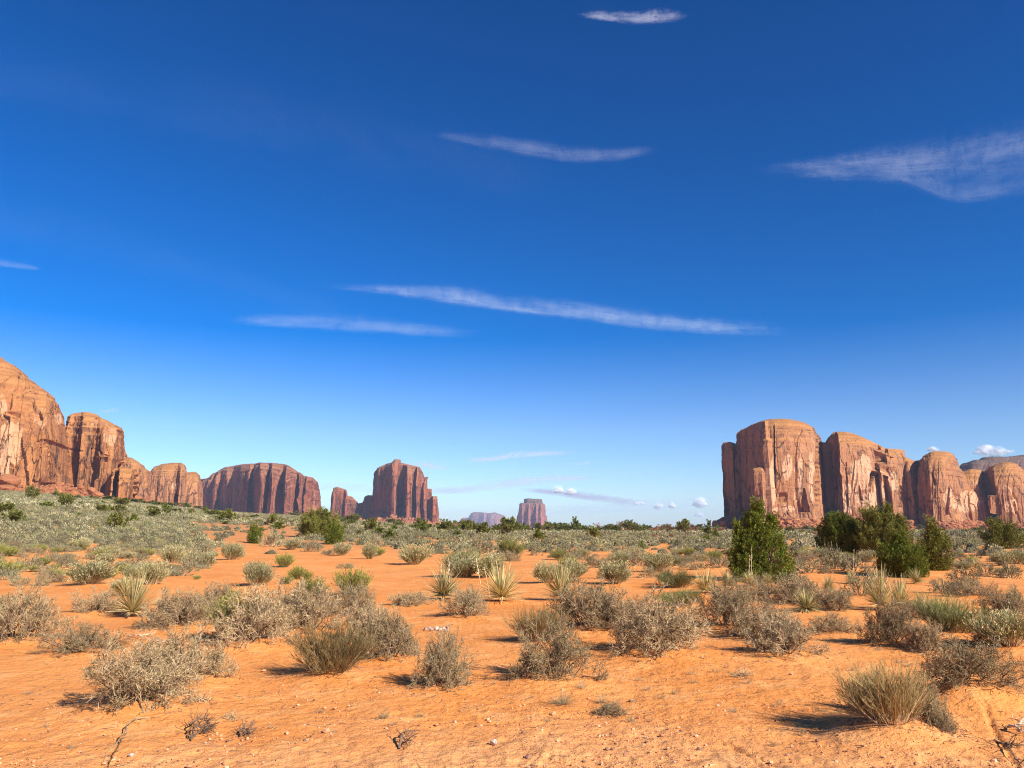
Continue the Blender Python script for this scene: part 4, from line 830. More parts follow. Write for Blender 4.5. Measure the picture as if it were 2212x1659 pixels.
hero(549, 1174, 30, 37, [(-.1, 0, 0, 1.0, .3, 0), (.2, 0, 0, .85, .28, 0), (0, 0, 0, .6, .45, 1)], 37, 'juniper', 'dark pointed juniper where the sandy wash narrows', 12000, (.12, .04), .25)
TP = {}
for i in range(4):
    rg = np.random.default_rng(i+300)
    TP['round', i] = (crown_mesh(200+i, [(rg.normal(0, .12), rg.normal(0, .12), .16, .82, .40, 1)]+[(.24*math.cos(a), .24*math.sin(a), .2+.1*math.sin(a*3), .55+.1*math.cos(a*2), .26, 1) for a in np.arange(5)*1.3+i], 4200, .10, .05, M['junolive'], .4, .13), trunk_mesh(210+i, .75, .045, .9, 2))
    TP['dark', i] = (crown_mesh(230+i, [(0, 0, .0, 1.0, .36, 0), (.15, .1, 0, .75, .33, 1), (-.18, 0, 0, .68, .3, 1)], 3600, .10, .05, M['juniper'], .3, .13), trunk_mesh(240+i, .7, .04, .9, 3))
    TP['low', i] = (crown_mesh(260+i, [(.25*math.cos(a), .25*math.sin(a), .0, .7+.25*math.sin(a*3+i), .26, 1) for a in np.arange(6)*1.1], 3600, .10, .05, M['juniper'], .3, .13), trunk_mesh(270+i, .7, .03, 1.0, 4))
    TP['bare', i] = (crown_mesh(280+i, [(0, 0, .2, .75, .4, 1)], 1000, .09, .035, M['brown'], .5, .16), trunk_mesh(290+i, .95, .03, 1.3, 5))
NM = {'round': 'juniper_tree', 'dark': 'juniper_bush', 'low': 'juniper_bush', 'bare': 'dead_tree'}
GT = {'round': 'round junipers with visible trunks', 'dark': 'small dark junipers', 'low': 'small dark junipers', 'bare': 'dry brown trees'}
CT = {'round': 'juniper', 'dark': 'juniper', 'low': 'juniper', 'bare': 'dead tree'}
TR = z1([(45, 1475, 30, 22, 'round'), (130, 1555, 33, 24, 'round'), (275, 1345, 25, 24, 'round'), (500, 1330, 26, 14, 'low'), (400, 1420, 26, 13, 'low'), (565, 1412, 25, 22, 'round'), (565, 1365, 28, 12, 'low'), (665, 1510, 22, 11, 'low'), (875, 1467, 24, 18, 'round'), (955, 1462, 15, 13, 'round'),
  (1035, 1462, 20, 15, 'round'), (1040, 1410, 30, 17, 'round'), (565, 1452, 7, 7, 'dark'), (1000, 1612, 31, 30, 'round'), (1150, 1548, 15, 19, 'dark'), (1325, 1500, 24, 16, 'round'), (1430, 1497, 18, 15, 'round'), (1432, 1442, 18, 12, 'low'), (1640, 1478, 11, 9, 'dark'),
  (1630, 1588, 17, 9, 'low'), (1820, 1495, 18, 13, 'round'), (1940, 1548, 30, 23, 'round'), (2130, 1548, 11, 13, 'dark'), (2092, 1528, 11, 11, 'bare'), (1772, 1460, 14, 11, 'dark'), (1360, 1410, 22, 9, 'low'), (930, 1362, 34, 10, 'low'), (790, 1350, 22, 9, 'low'), (740, 1398, 14, 8, 'low'),
  (665, 1345, 12, 8, 'low'), (1180, 1385, 36, 9, 'low'), (1290, 1395, 30, 9, 'low'), (1450, 1402, 30, 8, 'low'), (1600, 1412, 22, 10, 'low'), (1700, 1420, 24, 7, 'low'), (890, 1395, 14, 9, 'low'), (820, 1385, 12, 6, 'low'), (1075, 1485, 12, 6, 'low'), (710, 1552, 10, 7, 'low'), (1560, 1448, 12, 5, 'low')]) + \
 z2([(590, 575, 16, 9, 'low'), (690, 585, 20, 20, 'round'), (725, 612, 25, 13, 'low'), (850, 518, 20, 10, 'low'), (80, 602, 16, 9, 'low'), (1270, 564, 27, 15, 'round'), (1170, 547, 13, 9, 'dark'), (1215, 622, 12, 11, 'dark'), (1350, 590, 13, 8, 'dark'), (1405, 630, 25, 22, 'round'), (1455, 652, 26, 13, 'low'),
  (1540, 687, 23, 19, 'dark'), (1570, 634, 18, 11, 'dark'), (1320, 650, 12, 8, 'low'), (1768, 600, 24, 18, 'round'), (1770, 642, 25, 20, 'dark'), (1830, 610, 18, 11, 'low'), (1950, 637, 29, 22, 'round'), (2025, 600, 18, 13, 'round'), (2090, 642, 25, 25, 'round'), (1548, 572, 22, 10, 'round'), (1608, 570, 10, 8, 'dark'),
  (605, 625, 12, 7, 'low'), (745, 572, 8, 6, 'low'), (350, 575, 16, 7, 'low'), (1010, 540, 12, 6, 'low'), (950, 535, 12, 5, 'low'), (2035, 665, 20, 11, 'dark'), (1380, 550, 10, 6, 'low')]) + \
 z3([(345, 698, 17, 19, 'round'), (405, 712, 24, 23, 'round'), (605, 716, 32, 33, 'round'), (660, 700, 22, 22, 'round'), (700, 695, 34, 18, 'low'), (760, 690, 20, 13, 'low'), (840, 692, 18, 17, 'round'), (835, 762, 28, 19, 'dark'), (985, 690, 24, 15, 'dark'), (1075, 692, 13, 14, 'round'), (1135, 692, 22, 27, 'dark'),
  (1225, 692, 28, 13, 'low'), (1285, 742, 24, 21, 'round'), (1345, 690, 16, 8, 'low'), (1390, 692, 18, 8, 'low'), (1500, 690, 24, 18, 'bare'), (1570, 692, 30, 20, 'round'), (1640, 692, 14, 8, 'low'), (1760, 695, 28, 11, 'bare'), (1830, 695, 14, 8, 'round'), (1880, 700, 26, 12, 'bare'), (1990, 702, 26, 26, 'round'), (2030, 702, 16, 11, 'bare'),
  (2110, 695, 22, 10, 'bare'), (2195, 722, 20, 28, 'dark'), (2180, 772, 16, 15, 'dark'), (1700, 692, 14, 6, 'low'), (2160, 690, 16, 8, 'low'), (530, 692, 16, 8, 'low'), (470, 700, 14, 10, 'round'), (1660, 828, 14, 16, 'dark'), (1760, 740, 12, 8, 'bare'), (1900, 735, 16, 9, 'bare'), (940, 690, 12, 8, 'low'), (1440, 692, 12, 6, 'low')]) + \
 z4([(200, 866, 13, 18, 'dark'), (135, 888, 15, 15, 'dark'), (683, 828, 18, 13, 'round'), (800, 808, 30, 9, 'low'), (1535, 797, 18, 9, 'dark'), (775, 842, 18, 9, 'low'), (855, 830, 14, 12, 'dark'), (1870, 822, 40, 9, 'low'), (1760, 842, 16, 7, 'low'), (1930, 808, 18, 8, 'dark'), (60, 795, 20, 8, 'low'), (250, 792, 18, 7, 'low'), (330, 800, 18, 8, 'bare'), (640, 800, 14, 6, 'low'), (2190, 880, 30, 12, 'low')])
rq = np.random.default_rng(5)
for q in range(58):
    px = rq.uniform(960, 1560); TR.append((px, 1146.5+abs(rq.normal(0, 1.6)), rq.uniform(14, 32), rq.uniform(8, 17), ['low', 'round', 'low', 'dark', 'bare'][q % 5]))
for q in range(34):
    px = rq.uniform(1690, 2212); TR.append((px, 1149+abs(rq.normal(0, 6)), rq.uniform(10, 20), rq.uniform(6, 11), ['low', 'dark', 'bare'][q % 3]))
for q in range(46):
    px = rq.uniform(0, 900); TR.append((px, np.interp(px, SKX, SKY_)+4+abs(rq.normal(0, 9)), rq.uniform(9, 22), rq.uniform(6, 12), ['low', 'round', 'dark'][q % 3]))
for q, (px, py, w_, h_, ty) in enumerate(TR):
    py = py + 1.0
    tree(NM[ty], px, py, w_*1.1, h_*1.12, *TP[ty, q % 4], (.98, .98), None, CT[ty], GT[ty])
# ------------------------------------------------------------------ sagebrush: the nearest 300 one by one, the rest as cover
def sparse(px, py, WX, WY):
    """share of ground under brush, read from the photo: bare sand in the wash and the foreground"""
    pts = [(-200, .9), (430, .9), (470, .35), (520, .10), (900, .12), (1000, .35), (1150, .62), (1400, .66), (1650, .62), (2300, .8)]
    base = np.interp(px, [a for a, b in pts], [b for a, b in pts])
    up = np.interp(px, [-200, 0, 400, 450, 520, 560, 700, 760, 1000, 1150, 2300], [1215, 1215, 1200, 1165, 1160, 1168, 1172, 1178, 1190, 1215, 1215])
    d = np.where(py < up, np.where(px < 1000, .97, .9), base*np.clip((1275-py)/60, 0, 1))
    d = np.where((px > 400) & (px < 640) & (py > 1130) & (py < 1172) & (noise(px/40, py/7, 0, 8) > -.22), .12, d)
    d = np.where((px < 450) & (py > up) & (py < 1225), .5, d)
    d = np.where((px > 1100) & (py < 1200) & (noise(px/60, py/8, 0, 9) > .22), .35, d)
    d = d*np.interp(px, [0, 430, 520, 3000], [1, 1, .30, .29])
    d = d*np.clip(1.15+1.1*fbm(px*0+np.asarray(WX)*.05, np.asarray(WY)*.05, 0, 71, 3), .25, 1.25)
    return d
rs_ = np.random.default_rng(9)
def scatter(r0, r1, dens):
    A = RAD(74); n = int(dens*(r1*r1-r0*r0)*A/2)
    r = np.sqrt(rs_.uniform(r0*r0, r1*r1, n)); a = rs_.uniform(-A/2, A/2, n); x, y = r*np.sin(a), r*np.cos(a); z = terrain(x, y, False)
    px, py, _ = proj(x, y, z); k = rs_.random(n) < sparse(px, py, x, y)
    return x[k], y[k], z[k], px[k], py[k], r[k]
x, y, z, px, py, r = [np.concatenate(q) for q in zip(scatter(13, 30, .5), scatter(30, 90, 1.25), scatter(90, 200, 1.05), scatter(200, 420, .45), scatter(420, 640, .2))]
own = np.array([(t['o'].location.x, t['o'].location.y) for t in THINGS if t['d'] < 60])
dd = np.min(np.hypot(x[:, None]-own[None, :, 0], y[:, None]-own[None, :, 1]), axis=1); k = dd > .6
x, y, z, px, py, r = x[k], y[k], z[k], px[k], py[k], r[k]
order = np.argsort(r); inv = (px[order] > -15) & (px[order] < 2227)
near = order[inv][:350]; rest = np.setdiff1d(np.arange(len(x)), near)
for i in near:
    kd = rs_.choice(['sagebrush', 'sagebrush', 'sagebrush', 'sagebrush', 'rabbitbrush', 'snakeweed', 'grass', 'blackbrush'])
    vs = proto(kd); v = vs[rs_.integers(len(vs))]; nm, cat = CATS[kd]; s = rs_.uniform(.35, 1.0)*(.6 if kd == 'grass' else 1)
    if len(v) == 1: o = link(nm, v[0][1], None, (x[i], y[i], z[i]))
    else:
        o = link(nm, None, None, (x[i], y[i], z[i]))
        for pn, me in v:
            c = link(pn, me, o)
            if kd == 'sagebrush' and pn == 'leaves' and i % 4 == 0: c.material_slots[0].link = 'OBJECT'; c.material_slots[0].material = M['sagegreen']
    o.scale = (s, s, s*rs_.uniform(.75, 1.15)); o.rotation_euler.z = rs_.uniform(0, 6.28)
    o['category'] = cat; o['group'] = GROUPS[kd]
    THINGS.append(dict(o=o, kind=kd, px=px[i], py=py[i], d=r[i], done=False))
def cover(idx, nleaf, leafL, leafW, szs):
    """many low cushions of leaves merged in one sheet of brush"""
    rg = np.random.default_rng(len(idx)+nleaf); nv = 10
    protos = []
    for q in range(nv):
        D = dome_dirs(rg, nleaf, .0, 1.5); rr = rg.uniform(.55, 1.0, (nleaf, 1))*(1+.15*np.sin(D[:, :1]*5+q))
        P = D*rr*[.5, .5, .48]; Dl = nrm(D*.7+[0, 0, .5]+rg.normal(0, .5, (nleaf, 3)))
        V, F = leaves(rg, P, Dl, leafL, leafW)
        th, ph = np.meshgrid(np.linspace(.12, 1.75, 6), np.linspace(0, 2*math.pi, 10, endpoint=False), indexing='ij')
        Rd = .36*(1+.35*fbm(np.cos(ph)*1.6+q*3, np.sin(ph)*1.6, th*1.4, q, 3))
        core = np.stack([np.sin(th)*np.cos(ph)*Rd, np.sin(th)*np.sin(ph)*Rd, np.cos(th)*Rd*.92], -1).reshape(-1, 3)
        nlv = len(V); V, F = join((V, F), (core, grid_faces(6, 10, True)[:, ::-1])); protos.append((V, F))
    Vs, Fs, Ts, n0 = [], [], [], 0
    pick = rg.integers(0, nv, len(idx))
    for q in range(nv):
        ii = idx[pick == q]; 
        if not len(ii): continue
        V, F = protos[q]; s = rg.uniform(*szs, len(ii))[:, None, None]; an = rg.uniform(0, 6.28, len(ii))[:, None]
        W_ = V[None]*s*np.stack([np.ones(len(ii)), np.ones(len(ii)), rg.uniform(.7, 1.2, len(ii))], -1)[:, None, :]
        ca, sa = np.cos(an), np.sin(an)
        W_ = np.stack([W_[..., 0]*ca-W_[..., 1]*sa+x[ii][:, None], W_[..., 0]*sa+W_[..., 1]*ca+y[ii][:, None], W_[..., 2]+z[ii][:, None]-.02], -1)
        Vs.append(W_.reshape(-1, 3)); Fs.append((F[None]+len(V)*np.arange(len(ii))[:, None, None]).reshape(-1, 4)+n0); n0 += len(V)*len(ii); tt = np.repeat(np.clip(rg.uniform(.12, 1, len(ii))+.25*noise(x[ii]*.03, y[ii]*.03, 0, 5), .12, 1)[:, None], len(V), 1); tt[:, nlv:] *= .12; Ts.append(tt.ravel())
    return np.vstack(Vs), np.vstack(Fs), np.concatenate(Ts)
band = [(0, 60, 170, .10, .033, (.4, 1.15)), (60, 150, 90, .15, .055, (.5, 1.3)), (150, 700, 38, .24, .10, (.8, 1.8))]
CV, CF, CT_, n0 = [], [], [], 0
for r0, r1, nl, ll, lw, sz in band:
    k = rest[(r[rest] >= r0) & (r[rest] < r1)]
    V, F, T_ = cover(k, nl, ll, lw, sz); CV.append(V); CF.append(F+n0); CT_.append(T_); n0 += len(V)
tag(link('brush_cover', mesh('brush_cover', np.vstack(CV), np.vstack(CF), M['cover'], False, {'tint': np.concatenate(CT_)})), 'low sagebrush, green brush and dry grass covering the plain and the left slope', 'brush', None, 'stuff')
print('cover', len(rest), 'things', len(THINGS))
# ------------------------------------------------------------------ stones, boulders, roots, litter
def boulder(px, py, w_, h_, seed, label, Y=None, mat='rubble', cat='boulder', group='boulders at the foot of the rocks'):
    rg = np.random.default_rng(seed)
    if Y: d = ray(px, py); t = Y/d[1]; x_, y_, z_ = d[0]*t, Y, CZ+d[2]*t
    else: x_, y_, z_ = ground_at(px, py)
    zc = y_*CP+(z_-CZ)*SP; Wm, Hm = w_/FPX*zc, h_/FPX*zc
    th, ph = np.meshgrid(np.linspace(0, math.pi, 18), np.linspace(0, 2*math.pi, 28, endpoint=False), indexing='ij')
    N = np.stack([np.sin(th)*np.cos(ph), np.sin(th)*np.sin(ph), np.cos(th)], -1)
    Rr = np.ones_like(th)
    for _ in range(14):
        a = nrm(rg.normal(size=3)); dpl = rg.uniform(.62, .95); Rr = np.minimum(Rr, dpl/np.maximum(N @ a, 1e-3))
    Rr = Rr*(1+.08*fbm(N[..., 0]*2, N[..., 1]*2, N[..., 2]*2, seed, 4))
    V = N*Rr[..., None]*[Wm/2*1.15, Wm/2, Hm*.62]
    o = link('boulder' if cat == 'boulder' else 'stone', mesh(cat, V.reshape(-1, 3), grid_faces(18, 28, True)[:, ::-1], M[mat]), None, (x_, y_, z_+Hm*.4))
    tag(o, label, cat, group); return o
BL = [(156, 1085, 30, 20, 'large smooth orange boulder beside the tree at far left', 400), (150-33, 1078, 14, 14, 'upright boulder left of the large smooth one at far left', 420), (16, 1050, 44, 26, 'huge rounded boulder against the left dome foot', 390), (8, 1062, 40, 16, 'slab boulder at the left edge below the huge rounded one', 380),
      (197, 1064, 16, 12, 'pale boulder below the flat-topped dome', 470), (210, 1072, 22, 9, 'low boulder right of the pale one below the flat-topped dome', 470), (176, 1056, 12, 9, 'small boulder up-slope of the pale one', 480),
      (1544, 1136, 14, 12, 'round dark boulder standing off the left foot of the massive butte', 600), (1562, 1136, 20, 13, 'dark boulder second from the left foot of the massive butte', 595), (1590, 1134, 22, 14, 'shadowed boulder below the thin dark pillar', 590), (1686, 1136, 18, 12, 'boulder below the alcove of the massive butte, left one', 575),
      (1712, 1138, 22, 13, 'boulder below the alcove of the massive butte, middle one', 572), (1740, 1137, 18, 12, 'boulder below the alcove of the massive butte, right one', 572), (1778, 1135, 16, 10, 'boulder at the mouth of the dark cleft', 575), (1966, 1132, 15, 10, 'pale boulder below the ridge, above the right-hand junipers', 590),
      (1948, 1134, 10, 7, 'boulder left of the pale one below the ridge', 590), (2096, 1136, 18, 9, 'dark boulder below the far right ridge', 590), (2140, 1136, 20, 10, 'reddish boulder below the diagonal crack', 590), (2185, 1138, 18, 9, 'boulder close to the right edge below the ridge', 590)]
for q, (px_, py_, w_, h_, lab, Yb) in enumerate(BL): boulder(px_, py_, w_, h_, 700+q, lab, Yb)
ST = [(920, 1362, 10, 7), (932, 1364, 9, 8), (942, 1360, 10, 8), (950, 1363, 9, 7), (928, 1358, 8, 5), (958, 1361, 12, 7), (966, 1358, 9, 7), (963, 1365, 9, 6)]
SL = ['leftmost pale stone of the little stone cluster in the centre sand', 'second pale stone from the left in the stone cluster', 'rounded pale stone in the middle of the stone cluster', 'pale stone right of the middle in the stone cluster', 'small pale stone at the back left of the stone cluster', 'largest grey stone at the right of the cluster', 'rightmost stone at the back of the cluster', 'front right stone of the cluster']
for q, (px_, py_, w_, h_) in enumerate(ST): boulder(px_, py_, w_, h_, 800+q, SL[q], None, 'stone', 'stone', 'cluster of pale stones on the sand')
for q, (px_, py_, w_, h_, lab) in enumerate([(1068, 1622, 16, 12, ''), ][:0]+[(1066, 1608, 14, 11, 'dark grey stone alone on the pebbly sand below centre'), (1745, 1420, 8, 6, 'small stone left of the green-grey shrub shadow'), (498, 1527, 6, 4, 'tiny white stone on the bare sand right of the leaning shrub'), (283, 1636, 12, 9, 'white pebble near the dead root at bottom left')]): boulder(px_, py_, w_, h_, 850+q, lab, None, 'stone', 'stone', None)
def woody(name, label, cat, paths, r, mat, twigs=0, seed=0, parent=None):
    """dead wood lying on the sand: paths of pixels with a height above ground in metres"""
    rg = np.random.default_rng(seed); G = []
    first = None
    for pth in paths:
        W_ = []
        for px_, py_, hh in pth:
            a, b, c = ground_at(px_, py_); 
            if first is None: first = np.array([a, b, c])
            W_.append((a, b, c+hh))
        W_ = np.array(W_); q = np.linspace(0, len(W_)-1, max(4, 4*len(W_)))
        P = np.stack([np.interp(q, np.arange(len(W_)), W_[:, i]) for i in range(3)], -1) + rg.normal(0, .005, (len(q), 3))
        pts = (P-first)[:, None, :]
        G.append(tubes(pts, r, r*.35, 6))
        if twigs:
            dr = nrm(np.diff(pts, axis=0)); dr = np.concatenate([dr[:1], dr]); Pk, Dk, L1 = kids(rg, pts, dr, np.array([r*13]), twigs, .7, .2); Dk[:, 2] = np.abs(Dk[:, 2])*.6
            p1, d1 = branch(rg, Pk, nrm(Dk), L1, 3, .25); G.append(tubes(p1, r*.4, r*.15)); Pk, Dk, L2 = kids(rg, p1, d1, L1*.5, 2, .7, .2); p2, _ = branch(rg, Pk, Dk, L2, 2, .25); G.append(tubes(p2, r*.22, r*.1))
    V, F = join(*G)
    o = link(name, mesh(name, V, F, M[mat]), None, first); tag(o, label, cat); return o
woody('exposed_root', 'long thin root snaking down the sand from the leaning bottom-left shrub', 'root', [[(318, 1560, .03), (290, 1565, .05), (272, 1585, .05), (255, 1610, .03), (230, 1628, .01), (222, 1645, 0)], [(262, 1605, .03), (240, 1640, .01), (235, 1658, 0)]], .007, 'twig', 6, 1)
woody('exposed_root', 'knot of pale forked stems at the base of the leaning bottom-left shrub', 'root', [[(316, 1560, .0), (300, 1540, .12), (262, 1520, .22)], [(316, 1560, .0), (316, 1530, .15), (330, 1500, .3)], [(316, 1560, .0), (270, 1545, .08), (222, 1528, .16)], [(316, 1560, .0), (335, 1540, .1), (336, 1552, .02)]], .009, 'twig', 5, 2)
woody('exposed_root', 'pale root hanging from the shrub behind the leaning one', 'root', [[(402, 1485, .06), (398, 1498, .05), (386, 1508, .0)]], .009, 'twig', 3, 3)
woody('dead_branch', 'bleached forked branch lying on sand below the left-hand yucca', 'branch', [[(276, 1376, .02), (300, 1380, .05), (325, 1386, .03), (360, 1388, .01)], [(300, 1380, .05), (330, 1376, .04)]], .010, 'dead', 6, 4)
woody('root_tangle', 'coiled tangle of dark roots on the sand, lower left of centre', 'root', [[(405, 1592, .0), (410, 1580, .06), (425, 1574, .08), (445, 1572, .06), (455, 1580, .01)], [(408, 1594, .0), (420, 1584, .05), (440, 1582, .04), (457, 1576, .03)], [(412, 1598, .0), (430, 1588, .03), (450, 1584, .02)]], .009, 'deaddark', 16, 5)
woody('root_tangle', 'small dark knot of dead roots right of the coiled tangle', 'root', [[(518, 1594, 0), (526, 1582, .05), (534, 1594, 0)], [(520, 1590, .02), (530, 1586, .04), (538, 1588, 0)]], .008, 'deaddark', 18, 6)
woody('dead_branch', 'dark broken root end on pebbly sand, bottom centre', 'branch', [[(862, 1618, 0), (868, 1600, .06), (880, 1592, .05)], [(868, 1612, .03), (888, 1606, .02)]], .01, 'deaddark', 8, 7)
woody('dead_branch', 'bleached stick sticking out of the sand at the right edge', 'branch', [[(2180, 1576, .03), (2196, 1584, .05), (2215, 1592, .03)], [(2200, 1586, .03), (2212, 1576, .08)]], .012, 'dead', 5, 8)
woody('dead_branch', 'dark stick lying right of the green-grey shrub', 'branch', [[(1768, 1421, .01), (1785, 1426, .03), (1800, 1430, .0)]], .008, 'deaddark', 2, 9)
woody('dead_branch', 'tangle of bleached stems at the foot of the big broom-like shrub', 'branch', [[(1988, 1600, .02), (2010, 1610, .06), (2030, 1618, .0)], [(2000, 1590, .08), (2022, 1612, .02)], [(1990, 1560, .2), (2012, 1590, .08), (2026, 1612, .0)]], .008, 'twig', 8, 10)
woody('exposed_root', 'pale forked root holding the shrub on the bottom right mound', 'root', [[(2128, 1536, .0), (2132, 1518, .12), (2146, 1495, .25)], [(2128, 1536, 0), (2118, 1520, .1), (2098, 1505, .2)], [(2130, 1530, .05), (2150, 1515, .15)]], .009, 'twig', 5, 11)
woody('dead_branch', 'dead dark root half buried in the bottom right corner', 'branch', [[(2150, 1600, .0), (2180, 1625, .04), (2205, 1655, .01)], [(2170, 1615, .03), (2196, 1618, .02)]], .01, 'deaddark', 8, 12)
def pebbles():
    rg = np.random.default_rng(4); n = 9000
    rr = 4.6+rg.gamma(1.5, 1.0, n); a = rg.uniform(RAD(-38), RAD(38), n); X, Y_ = rr*np.sin(a), rr*np.cos(a)
    k = (noise(X*.9, Y_*.9, 0, 61)+.25*(X > 0) > -.12); X, Y_ = X[k], Y_[k]
    Rr = .003+.004*rg.gamma(1.2, 1.0, len(X)); Rr = np.minimum(Rr, .028)
    V, F = rocks_blob(rg, np.stack([X, Y_, terrain(X, Y_)+Rr*.2], -1), Rr)
    tag(link('pebbles', mesh('pebbles', V, F, M['pebble'])), 'scattered small pale and rusty pebbles on the foreground sand', 'pebbles', None, 'stuff')
    n = 1300; rr = 4.8+rg.gamma(2.2, 2.2, n); a = rg.uniform(RAD(-38), RAD(38), n); X, Y_ = rr*np.sin(a), rr*np.cos(a)
    an = rg.uniform(0, 6.28, n); D = nrm(np.stack([np.cos(an), np.sin(an), rg.normal(.05, .15, n)], -1)); P = np.stack([X, Y_, terrain(X, Y_)+.006], -1)
    p0, d0 = branch(rg, P, D, rg.uniform(.02, .10, n), 2, .15)
    own_ = [(t['o'].location.x, t['o'].location.y, t['o'].scale.x) for t in THINGS if t['d'] < 16 and t['kind'] in ('blackbrush', 'ephedra')]
    pc = np.array(own_)[rg.integers(0, len(own_), 4200)]; q_ = rg.normal(0, .42, (4200, 2))*pc[:, 2:]
    X2, Y2 = pc[:, 0]+q_[:, 0], pc[:, 1]+q_[:, 1]; an = rg.uniform(0, 6.28, 4200)
    D2 = nrm(np.stack([np.cos(an), np.sin(an), rg.normal(.05, .2, 4200)], -1)); p2, _ = branch(rg, np.stack([X2, Y2, terrain(X2, Y2)+.006], -1), D2, rg.uniform(.02, .12, 4200), 2, .2)
    p0 = np.concatenate([p0, p2], 1)
    V, F = tubes(p0, .0026, .0015)
    tag(link('twig_litter', mesh('twig_litter', V, F, M['deaddark'])), 'fallen twigs and straw littering the sand between the shrubs', 'litter', None, 'stuff')
pebbles()
# ------------------------------------------------------------------ labels that single each thing out
LM = [(0, 'below the tall left dome'), (150, 'below the flat-topped left dome'), (278, 'below the low sloping dome'), (330, 'below the twin-knobbed dome'), (437, "below the dark mesa's shaded half"), (560, "below the dark mesa's sunlit half"), (700, 'below the slim left spire'), (800, 'below the centre butte'),
      (950, 'below the hazy far mesa'), (1102, 'below the capped tower'), (1190, 'just right of the tower'), (1300, 'below the gap of sky'), (1430, 'left of the massive butte'), (1555, 'below the massive right butte'), (1780, 'below the long tan ridge'), (1970, 'below the domed buttress'), (2075, 'below the far right ridge')]
NOUN = {'blackbrush': 'grey twiggy shrub', 'ephedra': 'broom-like shrub', 'rabbitbrush': 'straw-tipped rabbitbrush', 'snakeweed': 'yellow-green bush', 'sagebrush': 'sagebrush mound', 'yucca': 'spiky yucca', 'grass': 'dry grass tuft', 'sprig': 'tiny seedling',
        'juniper_tree': 'round-crowned juniper', 'juniper_bush': 'small dark juniper', 'dead_tree': 'dry brown tree'}
BD = [(9, 'in the near sand'), (14, 'by the front shrubs'), (22, 'on near sand'), (30, 'on mid sand'), (42, 'mid-distance'), (62, 'far flat'), (100, 'distant flat'), (200, 'farther off'), (350, 'near skyline'), (9e9, 'at skyline')]
ORD = ['leftmost', 'second from left', 'third from left', 'fourth from left', 'fifth from left', 'sixth from left', 'seventh from left', 'eighth from left', 'ninth from left', 'tenth from left']
cells = {}
for t in THINGS:
    if t['done']: continue
    a = [l for p_, l in LM if p_ <= max(t['px'], 0)][-1]; b = [l for q_, l in BD if t['d'] < q_][0]
    cells.setdefault((NOUN[t['kind']], b, a), []).append(t)
for (n_, b, a), ts in cells.items():
    ts.sort(key=lambda t: t['d'])
    nr = -(-len(ts)//7); rows = [ts[i*len(ts)//nr:(i+1)*len(ts)//nr] for i in range(nr)]
    for q, row in enumerate(rows):
        row.sort(key=lambda t: t['px'])
        rn = '' if nr == 1 else ', '+(['front', 'second', 'third', 'fourth', 'fifth', 'sixth', 'seventh', 'eighth'][min(q, 7)] if q < nr-1 or nr == 1 else 'back')+' row'
        for i, t in enumerate(row):
            o_ = '' if len(row) == 1 else ', '+(ORD[i] if i < len(row)-1 or i == 0 else 'rightmost')
            t['o']['label'] = f'{n_}, {b}, {a}{rn}{o_}'
# ------------------------------------------------------------------ the ground, one sheet to the horizon
RILLS = [[(1150, 1700), (1172, 1648), (1186, 1634)], [(1500, 1590), (1560, 1605), (1610, 1628), (1650, 1662), (1700, 1700)], [(1575, 1608), (1640, 1640), (1700, 1668)], [(2130, 1545), (2160, 1600), (2212, 1680)]]
def build_ground():
    r = np.concatenate([np.linspace(0.3, 3.0, 8)[:-1], np.geomspace(3.0, 14, 330)[:-1], np.geomspace(14, 60, 190)[:-1], np.geomspace(60, 9000, 260)])
    a = np.concatenate([np.linspace(-48, 48, 760), np.linspace(48, 312, 70)[1:-1]])*math.pi/180
    R, A = np.meshgrid(r, a, indexing='ij'); X, Y = R*np.sin(A), R*np.cos(A)
    Z = terrain(X, Y)
    near = sstep(16, 8, R)
    crust = sstep(7.4, 5.8, R + 0.9*fbm(X*0.6, Y*0.6, 0, 44, 3) - 0.10*X)
    Z = Z + near*0.024*fbm(X*1.5, Y*1.5, 0, 33, 4) + near*(.4+crust)*0.020*fbm(X*6, Y*6, 0, 34, 4)
    Z = Z - near*(1-crust)*0.007*np.clip(noise(X*4, Y*4, 0, 36)-0.25, 0, 1)*4
    for pl in RILLS:
        P = [ground_at(a_, b_)[:2] for a_, b_ in pl]
        for (x0, y0), (x1, y1) in zip(P[:-1], P[1:]):
            dx, dy = x1-x0, y1-y0; t = np.clip(((X-x0)*dx+(Y-y0)*dy)/(dx*dx+dy*dy), 0, 1)
            d = np.hypot(X-x0-t*dx, Y-y0-t*dy) + 0.02*noise(X*12, Y*12, 0, 3)
            Z = Z - 0.018*np.exp(-(d/0.02)**2)
    px = az_px(X, Y)
    soil = sstep(45, 90, R)*sstep(1250, 750, px)
    Z[0] = Z[0].mean()
    V = np.stack([X, Y, Z], -1).reshape(-1, 3)
    F = grid_faces(len(r), len(a), True)[:, ::-1]
    n0 = len(V); V = np.vstack([V, [[0, 0, Z[0].mean()]]])
    k = np.arange(len(a)); fan = np.stack([k, np.full_like(k, n0), (k+1) % len(a)], -1)[:, ::-1]
    at = lambda q: np.append(q.ravel(), 0)
    g = link('ground', mesh('ground', V, [F, fan], M['sand'], True, {'crust': at(crust), 'soil': at(soil)}))
    tag(g, kind='structure')
build_ground()
